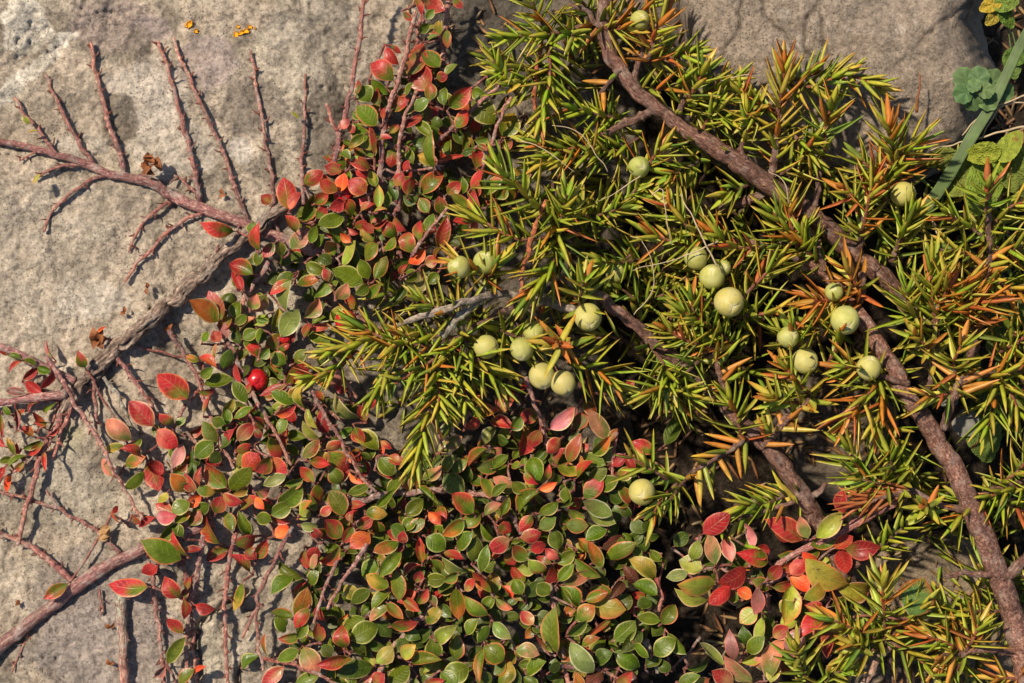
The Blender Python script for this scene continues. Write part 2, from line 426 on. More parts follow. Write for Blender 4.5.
gx = np.concatenate([np.linspace(-4500, -500, 20), np.arange(-480, 1500, 12), np.linspace(1520, 5500, 20)])
gy = np.concatenate([np.linspace(-4500, -400, 20), np.arange(-380, 1080, 12), np.linspace(1100, 5200, 20)])
GX, GY = np.meshgrid(gx, gy)
ground = grid_mesh('ground', GX, GY, -118 + 22 * fbm(GX / 60, GY / 60, 3, 4) - 0 * GX, None, M['soil'])
tag(ground, 'dark leaf mould and soil in the gaps between the rocks', None, kind='structure')

def surf(px, py):
    """approximate height of whatever rock lies below a picture point"""
    z = float(zleft(np.array([[px]]), np.array([[py]]))[0, 0])
    if px > 640: z = -70
    return z
# orange lichen crusts on the boulder
def lichen(cx, cy, pts, label):
    g = Geo()
    for dx, dy, r in pts:
        n = 18; a = np.linspace(0, 2 * np.pi, n, endpoint=False)
        rr = r * (1 + .5 * rng.uniform(-1, 1, n))
        z0 = top_at(cx + dx, cy + dy)
        top = [V(cx + dx + rr[i] * .75 * math.cos(a[i]), cy + dy + rr[i] * .75 * math.sin(a[i]), z0 + 1.9 + rng.uniform(-.3, .6)) for i in range(n)]
        out = [V(cx + dx + rr[i] * math.cos(a[i]), cy + dy + rr[i] * math.sin(a[i]), z0 - .4) for i in range(n)]
        c = [V(cx + dx, cy + dy, z0 + 2.0)]
        f = [(i, (i + 1) % n, n + (i + 1) % n, n + i) for i in range(n)] + [(i, (i + 1) % n, 2 * n) for i in range(n)]
        f = [tuple(reversed(q)) for q in f]
        g.add(top + out + c, f)
    o = g.build('lichen', M['lichen'], None, V(cx, cy, surf(cx, cy)))
    tag(o, label, 'lichen', 'orange lichen crusts on the boulder')
lichen(189, 25, [(0, 0, 3.4), (2, -3, 2), (7, 6, 2.2), (-3, 1, 1.6)], 'smaller speckled orange lichen crust near the top of the pale boulder')
lichen(242, 32, [(-6, 2, 3), (-1, 1, 3.2), (4, -1, 3.2), (8, -5, 2.8), (-4, -5, 2), (13, -4, 1.2)], 'larger yellow-orange lichen crust above the grey bare twigs on the boulder')

# ------------------------------------------------------------------ plant builders
def smooth_path(pts, step=3.0):
    pts = np.asarray(pts, float)
    if len(pts) == 2: pts = np.array([pts[0], (pts[0] + pts[1]) / 2, pts[1]])
    ext = np.vstack([2 * pts[0] - pts[1], pts, 2 * pts[-1] - pts[-2]])
    out = []
    for i in range(1, len(ext) - 2):
        p0, p1, p2, p3 = ext[i-1:i+3]
        n = max(2, int(np.linalg.norm(p2 - p1) / step))
        for t in np.linspace(0, 1, n, endpoint=False):
            out.append(.5 * ((2 * p1) + (-p0 + p2) * t + (2*p0 - 5*p1 + 4*p2 - p3) * t * t + (-p0 + 3*p1 - 3*p2 + p3) * t ** 3))
    out.append(ext[-2]); return np.array(out)

def tube(g, pts, r0, r1, sides=8, step=3.0, amp=.12, nodes=0.0, nodegap=9.0, tint=(1, 1, 1), tint2=None, wob=.4, ridges=0.0, seed=None, radii=None):
    """tapered bark-covered limb along a path; returns its centre line"""
    seed = rng.uniform(0, 90) if seed is None else seed
    c = smooth_path(pts, step); n = len(c)
    L = np.concatenate([[0], np.cumsum(np.linalg.norm(np.diff(c, axis=0), axis=1))])
    c = c + wob * np.stack([vnoise(L / 11, L * 0 + seed, 1), vnoise(L / 11, L * 0 + seed, 5), vnoise(L / 11, L * 0 + seed, 9)], -1) * 2
    T = np.gradient(c, axis=0); T /= np.linalg.norm(T, axis=1)[:, None] + 1e-9
    up = np.array((0, 0, 1.0)); A = np.cross(T, up); bad = np.linalg.norm(A, axis=1) < .1
    A[bad] = np.cross(T[bad], (0, 1, 0)); A /= np.linalg.norm(A, axis=1)[:, None]; B = np.cross(A, T)
    a = np.linspace(0, 2 * np.pi, sides, endpoint=False)
    r = np.interp(L / L[-1], np.linspace(0, 1, len(radii)), radii) if radii is not None else r0 + (r1 - r0) * L / L[-1]
    if nodes > 0:
        ph = np.abs(((L + seed * 3) / nodegap) % 1 - .5) * 2
        r = r * (1 + nodes * sstep(.72, 1, ph))
    ca, sa = np.cos(a)[None], np.sin(a)[None]; LL = L[:, None] + 0 * ca
    nz = fbm(ca * 1.7 + seed + 0 * LL, sa * 1.7 + 0 * LL, LL / (3.2 * max(r0, r1)), 4, gain=.6)
    rr = r[:, None] * (1 + amp * 2 * nz)
    if ridges > 0:
        tw = a[None] + LL * .018
        rd = 1 - np.abs(fbm(np.cos(tw) * 2.6 + seed, np.sin(tw) * 2.6, LL / 26, 3)) * 2.6
        rr = rr * (1 + ridges * (rd - .5))
    v = c[:, None] + rr[..., None] * (ca[..., None] * A[:, None] + sa[..., None] * B[:, None])
    v = v.reshape(-1, 3)
    f = []
    for i in range(n - 1):
        for j in range(sides):
            k = (j + 1) % sides
            f.append((i * sides + j, i * sides + k, (i + 1) * sides + k, (i + 1) * sides + j))
    buv = np.stack([ca * 1.0 + 0 * LL, sa * 1.0 + 0 * LL, LL / max(r0, 2.0)], -1).reshape(-1, 3) + seed
    t2 = tint if tint2 is None else tint2
    k = (L / L[-1])[:, None, None]
    nn = vnoise(L / 23., L * 0 + seed, 3)[:, None, None]
    relief = np.clip((rr / (r[:, None] + 1e-6) - 1) / (amp * 1.0 + ridges * .5 + 1e-6), -1, 1)[..., None]
    pg = (1 + (.30 + .25 * (ridges > .1)) * relief) * (np.array(tint) * (1 - k) + np.array(t2) * k) * (1 + .25 * nn) + np.zeros((n, sides, 3))
    if nodes > .2:
        pg = pg * (1 + np.array((.5, .9, .85)) * sstep(.78, 1, ph)[:, None, None] * .8)
    vv = np.vstack([v, c[0] - T[0] * r[0] * .3, c[-1] + T[-1] * r[-1] * .5])
    f += [(j, n * sides, (j + 1) % sides) for j in range(sides)]
    f += [((n - 1) * sides + j, (n - 1) * sides + (j + 1) % sides, n * sides + 1) for j in range(sides)]
    g.add(vv, f, pigment=np.vstack([pg.reshape(-1, 3), pg[0, 0], pg[-1, 0]]), buv=np.vstack([buv, buv[0], buv[-1]]))
    return c

def spur(g, p, d, L, r, tint=(1, 1, 1)):
    """short bud or broken spur"""
    d = unit(d); q = np.array([p - d * r * .3, p + d * L * .5 + rng.normal(0, .15, 3) * L, p + d * L])
    tube(g, q, r, r * .35, 5, 1.6, .2, tint=tint, wob=.1)

def P3(lst, z=None):
    """[(px,py[,z])...] -> 3D points; z default rides above the rock"""
    out = []
    for q in lst:
        zz = q[2] if len(q) > 2 else (z if z is not None else surf(q[0], q[1]) + 9)
        out.append(V(q[0], q[1], zz))
    return np.array(out)

LT = np.array([0, .05, .13, .25, .38, .5, .62, .74, .84, .92, 1.0])
LW = np.array([.05, .24, .54, .84, .98, 1.0, .93, .76, .52, .25, .0])
LS = np.array([-1, -.88, -.5, 0, .5, .88, 1.0])
def leaf(g, b, t, width, c0, c1, edge, nrm=None, fold=None, curl=None, mixat=.5, twist=None, lt=None, blot=0.0):
    b = np.asarray(b, float); t = np.asarray(t, float); L = np.linalg.norm(t - b); d = (t - b) / (L + 1e-9)
    if nrm is None: nrm = unit(np.array((rng.normal(-.12, .50), rng.normal(.12, .50), 1)))
    n = unit(nrm - d * np.dot(nrm, d)); s = np.cross(n, d)
    fold = rng.normal(.32, .30) if fold is None else fold
    curl = rng.normal(.05, .11) if curl is None else curl
    w = LW ** rng.uniform(.8, 1.15); wig = rng.uniform(-.035, .035)
    T, S = np.meshgrid(LT, LS, indexing='ij')
    hw = (width / 2) * w[:, None] * (1 + .04 * vnoise(T * 6 + b[0], S * 0 + b[1], S))
    side = S * hw
    lift = np.abs(S) ** 1.5 * hw * math.sin(fold) - .10 * L * 0
    cup = rng.uniform(-.25, .15)
    lift = lift + cup * hw * (S ** 4)
    arch = curl * L * (4 * T * (1 - T)) - rng.uniform(-.02, .10) * L * T ** 3
    rip = .035 * width * vnoise(T * 4 + b[1] * .3, S * 1.5, b[0] * .3)
    v = b + d * (L * T)[..., None] + s * (side * math.cos(fold) + wig * L * np.sin(T * 3.1))[..., None] + n * (lift + arch + rip)[..., None]
    k = sstep(mixat - .35, mixat + .35, T + .30 * np.abs(S) * rng.uniform(-.3, 1) + .42 * vnoise(T * 3 + b[0], S * 2 + b[1], 0))[..., None]
    pg = np.array(c0) * (1 - k) + np.array(c1) * k
    br = rng.uniform(.82, 1.18); pg = pg * br
    n1, n2 = len(LT), len(LS)
    i = np.arange(n1 * n2).reshape(n1, n2)
    f = np.stack([i[:-1, :-1], i[1:, :-1], i[1:, 1:], i[:-1, 1:]], -1).reshape(-1, 4)[:, ::-1]
    uv = np.stack([S, T, np.full_like(T, rng.uniform())], -1)
    g.add(v.reshape(-1, 3), [tuple(q) for q in f], pigment=pg.reshape(-1, 3), edge=np.tile(edge, (n1 * n2, 1)), luv=uv.reshape(-1, 3))

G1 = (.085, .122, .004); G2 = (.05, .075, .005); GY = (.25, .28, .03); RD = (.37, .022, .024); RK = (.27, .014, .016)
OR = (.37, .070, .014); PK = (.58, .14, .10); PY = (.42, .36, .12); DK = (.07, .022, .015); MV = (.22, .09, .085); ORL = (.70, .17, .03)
EP = (.62, .36, .20); ER = (.62, .16, .07); EY = (.50, .42, .15); EW = (.62, .55, .34)  # leaf margins: own red and yellow edging plus painted light along the rim
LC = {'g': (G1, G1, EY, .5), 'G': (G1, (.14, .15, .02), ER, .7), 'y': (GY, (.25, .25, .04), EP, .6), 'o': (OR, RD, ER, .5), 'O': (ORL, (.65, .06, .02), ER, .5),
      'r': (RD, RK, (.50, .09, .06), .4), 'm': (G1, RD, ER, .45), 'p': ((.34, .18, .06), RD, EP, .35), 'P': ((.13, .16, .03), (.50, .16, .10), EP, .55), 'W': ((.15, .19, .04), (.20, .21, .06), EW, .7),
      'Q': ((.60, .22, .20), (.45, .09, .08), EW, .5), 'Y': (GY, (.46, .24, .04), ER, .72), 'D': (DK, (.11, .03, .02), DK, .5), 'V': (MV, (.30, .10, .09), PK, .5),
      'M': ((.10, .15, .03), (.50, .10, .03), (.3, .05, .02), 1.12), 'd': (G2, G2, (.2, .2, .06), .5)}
def jit(c, a=.16):
    return np.array(c) * rng.uniform(1 - a, 1 + a, 3)

NT_ = np.array([0, .1, .35, .65, .88, 1.0]); NW_ = np.array([.60, .92, 1.0, .80, .42, .02])
def needle(g, b, d, up, L, w, c0, c1, bend=.08):
    """awl-shaped needle: grooved above, keeled below"""
    d = unit(d); n = up - d * np.dot(up, d); n = unit(n); s = np.cross(n, d)
    hw = w / 2 * NW_
    c = b + d * (L * NT_)[:, None] + n * (bend * L * NT_ ** 2)[:, None]
    ring = np.stack([c + s * hw[:, None] + n * (.25 * hw)[:, None], c + n * (-.10 * hw)[:, None], c - s * hw[:, None] + n * (.25 * hw)[:, None], c - n * (.6 * hw)[:, None]], 1)
    m = len(NT_); f = []
    for i in range(m - 1):
        for j in range(4):
            k = (j + 1) % 4; f.append((i * 4 + j, i * 4 + k, (i + 1) * 4 + k, (i + 1) * 4 + j))
    k = sstep(.5, 1.1, NT_)[:, None]
    pg = np.repeat((np.array(c0) * (1 - k) + np.array(c1) * k)[:, None], 4, 1)
    uv = np.zeros((m, 4, 3)); uv[:, 1, 0] = 1; uv[:, 0, 0] = .75; uv[:, 2, 0] = .75; uv[..., 1] = NT_[:, None]
    g.add(ring.reshape(-1, 3), f, pigment=pg.reshape(-1, 3), luv=uv.reshape(-1, 3))

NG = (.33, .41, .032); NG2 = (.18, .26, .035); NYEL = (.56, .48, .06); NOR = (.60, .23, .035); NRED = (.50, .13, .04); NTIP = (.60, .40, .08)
def shoot_geo(gn, gs, b, t, nl, orange, gap=3.9, sparse=1.0, green=NG, width=6.3, dead=False):
    """juniper shoot: whorls of three needles along a thin stem, opening out at the tip"""
    b = np.asarray(b, float); t = np.asarray(t, float); L = np.linalg.norm(t - b); ax0 = unit(t - b)
    sag = np.array((rng.normal(0, .07), rng.normal(0, .07), rng.normal(0, .03))) * L
    path = smooth_path([b, (b + t) / 2 + sag, t], 3)
    tint = (1.5, .95, .7) if orange > .2 else (1.0, .9, .7)
    tube(gs, path, 1.9, 1.1, 6, 3, .15, tint=(.9, .8, .8), tint2=(2.2, 1.1, .6) if orange > .15 else tint, wob=.3)
    Ls = np.concatenate([[0], np.cumsum(np.linalg.norm(np.diff(path, axis=0), axis=1))])
    nw = max(2, int(L / gap)); ph = rng.uniform(0, 6)
    for i in range(nw + 1):
        u = i / nw; x = u * L
        p = np.array([np.interp(x, Ls, path[:, k]) for k in range(3)])
        ax = unit(np.array([np.interp(min(x + 3, Ls[-1]), Ls, path[:, k]) - np.interp(max(x - 3, 0), Ls, path[:, k]) for k in range(3)]))
        A = np.cross(ax, (0, 0, 1)); A = unit(A) if np.linalg.norm(A) > .1 else np.array((1.0, 0, 0)); B = np.cross(ax, A)
        for j in range(3):
            if rng.uniform() > sparse * (.95 if u > .3 else .8): continue
            a = ph + j * 2.094 + i * 1.047 + rng.normal(0, .22)
            rad = A * math.cos(a) + B * math.sin(a)
            ang = math.radians(np.interp(u, [0, .6, 1], [68, 52, 26]) + rng.normal(0, 8))
            d = ax * math.cos(ang) + rad * math.sin(ang)
            ln = nl * np.interp(u, [0, .25, .8, 1], [.85, 1, .92, .62]) * rng.uniform(.78, 1.12)
            q = rng.uniform()
            c0 = jit(green); c1 = jit(NTIP if rng.uniform() < .35 else NYEL)
            loc = 1.35 * orange ** 1.35 * (1.0 if u > .4 else .7)
            if dead: c0 = jit((.40, .10, .03)); c1 = jit((.46, .17, .05))
            elif q < loc * .55: c0 = jit(NOR if rng.uniform() < .75 else NRED); c1 = jit(NOR)
            elif q < loc: c0 = jit(NYEL); c1 = jit(NOR)
            elif q < loc + .34: c0 = jit(tuple(np.array(green) * .5 + np.array(NYEL) * .5)); c1 = jit(NTIP)
            elif q > .93: c0 = jit(NG2); c1 = jit(NG)
            needle(gn, p + rad * 1.1, d, -rad * .2 + ax, ln, width * rng.uniform(.82, 1.12), c0, c1, rng.uniform(-.04, .14))

def berry_geo(g, c, r, ax, tint):
    """juniper berry: round cone with three sutures meeting at its tip"""
    ax = unit(ax); A = unit(np.cross(ax, (.3, .9, .1))); B = np.cross(ax, A); nu, nv = 30, 20; v = []; pg = []; ph = rng.uniform(0, 6)
    for i in range(nv + 1):
        th = math.pi * i / nv
        for j in range(nu):
            a = 2 * math.pi * j / nu
            k = abs(math.cos(1.5 * (a + ph)))
            sut = math.exp(-((k) / .16) ** 2) * math.exp(-(th / .52) ** 2)
            dimp = math.exp(-(th / .16) ** 2) * .05
            puck = .035 * math.exp(-((th - .33) / .16) ** 2) * (1 - sut)
            rr = r * (1 - .085 * sut - dimp + puck + .015 * math.sin(3 * a + 1) * math.sin(th))
            v.append(c + rr * (math.sin(th) * (A * math.cos(a) + B * math.sin(a)) + 1.03 * math.cos(th) * ax))
            m = min(1, sut * .8 + (.5 if th < .22 else 0))
            pg.append(np.array(tint) * (1 - m) + np.array((.62, .55, .36)) * m)
    f = [(i * nu + j, (i + 1) * nu + j, (i + 1) * nu + (j + 1) % nu, i * nu + (j + 1) % nu) for i in range(nv) for j in range(nu)]
    g.add(v, f, pigment=pg)

# ------------------------------------------------------------------ the plants (things)
def plant(name, label, cat, px, py, z=-60, group=None):
    return thing(name, label, cat, V(px, py, z), group)
CO = 'cotoneaster branches creeping over the boulder'
coto = {
 'A': plant('cotoneaster_branch', 'leafless cotoneaster branch with upright purple twigs and a brown husk on the pale boulder', 'shrub branch', 330, 258, group=CO),
 'B': plant('cotoneaster_branch', 'thick gnarled grey cotoneaster branch with fissured bark slanting down across the pale boulder', 'shrub branch', 262, 225, group=CO),
 'E': plant('cotoneaster_sprig', 'pinkish cotoneaster sprig with tiny folded red leaves at the left edge of the boulder', 'shrub sprig', 62, 388),
 'C': plant('cotoneaster_branch', 'smooth brown cotoneaster branch with thin twigs hanging straight down over the lower boulder', 'shrub branch', 205, 527, group=CO),
 'F': plant('cotoneaster_shrub', 'upper cotoneaster clump with bare purple stems rising above fiery red and orange leaves', 'shrub', 400, 215),
 'K': plant('cotoneaster_shrub', 'loose cotoneaster growth of mixed green and crimson leaves below the gnarled grey branch', 'shrub', 260, 420),
 'L': plant('cotoneaster_shrub', 'dense low cotoneaster mat of mostly green red-edged leaves filling the bottom middle', 'shrub', 470, 590),
 'H': plant('cotoneaster_sprig', 'small cotoneaster sprig with large pink, crimson and yellow-green leaves between the juniper stems', 'shrub sprig', 790, 560),
}
JG = 'juniper branches sprawling over the rocks'
juni = {
 'T': plant('juniper_branch', 'knotty coppery juniper stem descending from the top centre past orange-tipped shoots', 'juniper branch', 870, 268, group=JG),
 'R': plant('juniper_branch', 'longest thick reddish-brown juniper stem running down to the bottom right corner', 'juniper branch', 1010, 640, group=JG),
 'N': plant('juniper_branch', 'juniper shoots with green orange-stemmed sprays hanging beside the dark rock at top centre', 'juniper branch', 600, 60, group=JG),
 'C': plant('juniper_branch', 'scaly juniper stem running from the centre down to the leafy pink cotoneaster sprig', 'juniper branch', 812, 515, group=JG),
 'W': plant('juniper_branch', 'yellow-green juniper spray with a pale grey crusty twig reaching left over the red cotoneaster leaves', 'juniper branch', 500, 293, group=JG),
 'S': plant('juniper_branch', 'small juniper sprays rising among the rocks along the bottom right edge', 'juniper branch', 885, 660, group=JG),
 'X': plant('juniper_branch', 'rough dark juniper twig with dense shoots at the right edge above the orange needles', 'juniper branch', 975, 340, group=JG),
}

def mk_stem(owner, name, pts, r0, r1, mat='twig', z=None, sides=10, **k):
    g = Geo(); c = tube(g, P3(pts, z), r0, r1, sides, **k); o = owner
    return g, c
def twigs(owner, lst, mat='twig', buds=.8, name='twig', tip=(1.7, 1.8, 1.5), sides=8, gap=9, nodes=.38):
    for it in lst:
        pts, r = it[0], it[1]; tint = it[2] if len(it) > 2 else (1, 1, 1); mt = it[3] if len(it) > 3 else mat
        r = r * .88 if r < 5 else r; g = Geo(); c = tube(g, P3(pts), r, r * .66, sides if r < 5 else 16, 1.8, .16, nodes if r < 5 else .04, gap * rng.uniform(.8, 1.2), tint=tint, tint2=tip if mt == 'twig' else (1, 1, 1), wob=.8)
        L = 0; side = 1; nxt = rng.uniform(3, gap)
        for i in range(1, len(c) - 1):
            L += np.linalg.norm(c[i] - c[i-1])
            if L > nxt:
                nxt = L + gap * rng.uniform(.7, 1.3); side = -side
                for _b in range(int(rng.uniform() < buds) + int(rng.uniform() < buds * .4)):
                    d = unit(c[i+1] - c[i-1]); s = unit(np.cross(d, (0, 0, 1))) * side
                    spur(g, c[i] + s * r * .5, s * .9 + d * rng.uniform(.3, 1) + np.array((0, 0, rng.uniform(-.2, .7))), rng.uniform(2.5, 6.5) * (1.7 if rng.uniform() < .16 else 1), rng.uniform(1.0, 1.9), (.8, .6, .45))
        g.build(name, M[mt], owner, org(owner))
def main_stem(owner, pts, radii, mat, sides=14, z=None, name='main_stem', **k):
    g = Geo(); c = tube(g, P3(pts, z), radii[0], radii[-1], sides, 2.4, radii=radii, **k)
    return g.build(name, M[mat], owner, org(owner)), c

# A: bare branch on the pale boulder
def zr(lst, up):   # raise a path above the rock
    return [(x, y, surf(x, y) + up) for x, y in lst]
A = coto['A']
main_stem(A, zr([(-60, 128), (-20, 137), (0, 142), (40, 150), (80, 162), (115, 175), (150, 182), (170, 195), (200, 207), (240, 222), (285, 240), (335, 258)], 6), [2.2, 3, 3.6, 4.2, 5.6, 5.2, 5.6, 6], 'twig', nodes=.18, nodegap=15, amp=.13, tint=(1, 1, 1), tint2=(1.15, 1.4, 1.35))
twigs(A, [(zr(p, 5) if True else p, r) + tuple(x) for p, r, *x in [
 ([(58, 156), (45, 138), (30, 120), (14, 98)], 2.2), ([(95, 168), (75, 135), (60, 105), (45, 74)], 2.7), ([(125, 174), (115, 140), (100, 90), (90, 42)], 3.1),
 ([(200, 205), (192, 160), (180, 110), (168, 70), (159, 40)], 3.0), ([(247, 220), (226, 160), (212, 130), (200, 100), (185, 68), (175, 37)], 2.7, (.9, 1, .95)),
 ([(277, 232), (272, 180), (265, 140), (258, 95), (251, 50)], 2.4, (1, 1.3, 1.3)), ([(303, 205), (302, 165), (304, 120), (306, 75)], 2.2),
 ([(52, 152), (35, 153), (20, 162)], 1.5), ([(80, 164), (60, 166), (45, 174), (35, 180)], 2.2), ([(110, 174), (95, 178), (75, 190), (58, 205), (47, 222), (43, 232)], 2.5),
 ([(178, 200), (165, 205), (148, 218), (135, 236), (128, 252)], 2.1, (1.2, .9, .9)), ([(207, 210), (185, 220), (165, 235), (145, 255), (130, 272), (123, 282)], 2.2, (1.4, .8, .8)),
 ([(198, 192), (185, 184), (174, 176)], 1.8)]])
g = Geo()     # dry husk: five curled flaps round a dark centre
for k in range(7):
    a = k * .9 + .3; b = V(151 + 2 * math.cos(a), 165 + 2 * math.sin(a), surf(151, 165) + 14); t = V(151 + 11 * math.cos(a), 165 + 11 * math.sin(a), surf(151, 165) + 20 + rng.uniform(-3, 5))
    leaf(g, b, t, 16, (.3, .1, .04), (.22, .08, .03), (.3, .15, .06), fold=.7, curl=.35)
g.build('husk', M['husk'], A, org(A))
def lone_leaf(owner, x0, y0, x1, y1, w, c, z=None, name='leaf', dz=2):
    g = Geo(); z = surf(x0, y0) + 18 if z is None else z; q = LC[c]
    leaf(g, V(x0, y0, z), V(x1, y1, z + dz), w, q[0], q[1], q[2], mixat=q[3]); return g.build(name, M['leaf'], owner, org(owner))
lone_leaf(A, 30, 124, 21, 116, 6, 'y'); lone_leaf(A, 38, 131, 27, 133, 4.5, 'Y'); lone_leaf(A, 40, 174, 33, 184, 6, 'Y'); lone_leaf(A, 299, 118, 291, 111, 5, 'y')

B_ = coto['B']
main_stem(B_, zr([(285, 205), (262, 225), (240, 240), (215, 262), (185, 290), (160, 310), (135, 333), (110, 355), (90, 373), (75, 392), (64, 412)], 12), [4.8, 5.0, 5.6, 6.2, 7.6, 6, 7.8, 7, 8.4, 6.8, 4.6], 'gnarl', sides=26, amp=.12, ridges=.5, wob=1.8)
twigs(B_, [(zr(p, u), r) + tuple(x) for p, r, u, *x in [
 ([(66, 405), (55, 430), (42, 455), (35, 480), (25, 510), (18, 545)], 3.6, 14, (1.1, .9, .9)), ([(72, 398), (66, 420), (60, 435), (52, 460)], 2.4, 15, (1.3, 1, 1)),
 ([(48, 356), (65, 385), (80, 412), (95, 435), (108, 458), (125, 490), (143, 520)], 2.7, 26, (1.3, 1.4, 1.4)), ([(93, 375), (94, 400), (96, 430), (98, 445)], 2.4, 10),
 ([(112, 350), (130, 375), (148, 400), (165, 430), (185, 470), (199, 500)], 2.7, 12), ([(105, 377), (120, 400), (135, 430), (153, 460)], 2.2, 12, (1, 1, 1), 'dead'),
 ([(168, 330), (185, 355), (200, 385), (215, 430), (234, 468)], 2.6, 18, (1, 1.1, 1.1)), ([(218, 325), (232, 350), (248, 382), (256, 400), (271, 425), (292, 465)], 2.8, 22, (.8, .9, .9)),
 ([(268, 262), (250, 290), (238, 312)], 3.0, 14, (1.1, 1.4, 1.4)), ([(220, 245), (205, 268), (183, 288)], 1.6, 12), ([(150, 460), (170, 500), (180, 520)], 2, 12)]])
g = Geo()
for k in range(6):
    a = k * 1.05; b = V(98, 340, surf(98, 340) + 12); t = V(98 + 10 * math.cos(a), 338 + 13 * math.sin(a), surf(98, 340) + 16 + 2 * k)
    leaf(g, b, t, 11, (.55, .18, .02), (.25, .08, .02), (.3, .12, .05), fold=.5, curl=.3)
g.build('husk', M['husk'], B_, org(B_))

C_ = coto['C']
main_stem(C_, zr([(-60, 690), (-25, 668), (0, 645), (25, 627), (55, 603), (85, 580), (115, 562), (140, 550), (172, 537), (210, 524)], 9), [7, 7, 6.6, 6.2, 7, 6, 5.6, 6.5], 'twig', sides=18, amp=.10, nodes=.10, nodegap=26, tint=(1, 1.25, 1.2), tint2=(.8, .9, .9))
twigs(C_, [(zr(p, u), r) + tuple(x) for p, r, u, *x in [(p_, r_, u_ - 4, *x_) for p_, r_, u_, *x_ in [
 ([(75, 582), (50, 560), (25, 545), (-10, 527)], 3.8, 14, (1.1, .9, .9)), ([(120, 552), (95, 530), (75, 518), (50, 505), (0, 492), (-20, 487)], 2.4, 13), ([(62, 512), (55, 503), (47, 490)], 2, 13, (.9, 1, .9)),
 ([(122, 585), (122, 615), (123, 650), (125, 700)], 5.6, 12, (1.15, 2.5, 2.1)), ([(150, 560), (155, 600), (162, 650), (168, 700)], 2.8, 13, (1.2, 1.5, 1.4)),
 ([(203, 535), (196, 580), (188, 620), (186, 690)], 3.2, 16, (1, 1.3, 1.3)), ([(180, 550), (190, 600), (193, 650), (198, 700)], 2.4, 10, (1.1, .8, .8)),
 ([(236, 530), (228, 570), (225, 620), (228, 700)], 2.8, 14, (1.2, .9, .9)), ([(100, 590), (103, 605), (100, 615)], 1.8, 8), ([(30, 630), (20, 650), (14, 672)], 1.6, 6, (2, 1.6, 1)),
 ([(262, 605), (250, 618), (241, 638)], 2.2, 16, (1.3, 1.6, 1.6))]]])

E_ = coto['E']
main_stem(E_, zr([(-30, 336), (-5, 345), (20, 355), (45, 367), (74, 382)], 16), [3, 3.6, 4.2, 4.6], 'twig', nodes=.2, nodegap=8, tint=(1.5, 1.6, 1.7), tint2=(1.3, 1.5, 1.5))
main_stem(E_, zr([(-30, 408), (-5, 404), (30, 398), (66, 394)], 16), [3, 3.6, 4.2, 4.8], 'twig', nodes=.2, nodegap=8, tint=(1.6, 1.5, 1.6), tint2=(1.3, 1.5, 1.5))
twigs(E_, [(zr([(52, 440), (36, 455), (18, 470), (-6, 480)], 16), 1.5), (zr([(45, 425), (30, 432), (10, 428)], 14), 1.3)])

F_ = coto['F']
FZ = -4
def zf(lst, z0, z1):
    n = len(lst) - 1; return [(x, y, z0 + (z1 - z0) * i / n) for i, (x, y) in enumerate(lst)]
twigs(F_, [
 (zf([(333, 175), (336, 150), (345, 112), (352, 85), (358, 50), (361, 15), (368, -25)], 8, 26), 3.3, (1, 1, 1.1)), (zf([(337, 130), (330, 112), (326, 104)], 14, 20), 2.6, (1.2, 1, .9)),
 (zf([(380, 185), (382, 150), (385, 120), (392, 95), (402, 65), (409, 40), (416, 12)], 6, 34), 3.3, (1.1, 1, 1.05)), (zf([(416, 50), (419, 25), (423, -8)], -8, 10), 2.4, (1.1, .9, .9)),
 (zf([(438, 150), (440, 100), (443, 50), (447, 20), (452, -20)], -26, 0), 3.8, (.8, .9, .95)), (zf([(437, 140), (455, 125), (475, 107), (501, 86)], 0, 22), 2.8, (1.1, 1.1, 1.1)),
 (zf([(480, 180), (484, 165), (492, 140), (500, 118), (511, 96)], 4, 26), 2.7, (1.3, 1.05, 1.1)), (zf([(398, 212), (398, 178), (400, 145), (406, 115), (416, 92)], 8, 30), 2.7, (1.2, 1.3, 1.3)),
 (zf([(412, 255), (422, 240), (435, 224), (449, 207)], 14, 30), 2.3, (1.2, 1.2, 1.2)), (zf([(438, 272), (446, 260), (456, 248)], 12, 22), 2.3, (1.2, .9, .9)),
 (zf([(252, 232), (290, 242), (330, 255), (380, 262), (420, 262)], -14, -14), 5, (.6, .8, .8)), (zf([(385, 170), (400, 172), (445, 166)], 2, 8), 1.6, (1.2, 1.3, 1.3)), (zf([(398, 215), (400, 250), (402, 290)], -16, -18), 4, (.7, .9, .9))])
K_ = coto['K']
twigs(K_, [(zf([(308, 384), (325, 415), (340, 440), (360, 475), (376, 492)], 24, 4), 2.5, (.8, .9, .9)), (zf([(328, 349), (340, 370), (358, 398)], 36, 14), 2.6, (.8, .9, .9)),
 (zf([(240, 375), (262, 385), (300, 400), (345, 420)], -14, -20), 3.0, (.7, .8, .8)), (zf([(236, 482), (270, 500), (310, 505), (350, 498)], -16, -18), 3.4, (.7, .8, .8)),
 (zf([(185, 405), (180, 425), (205, 450)], -5, -8), 2, (.9, 1, 1)), (zf([(200, 470), (205, 500), (215, 530)], 0, -2), 2.4)])
L_ = coto['L']
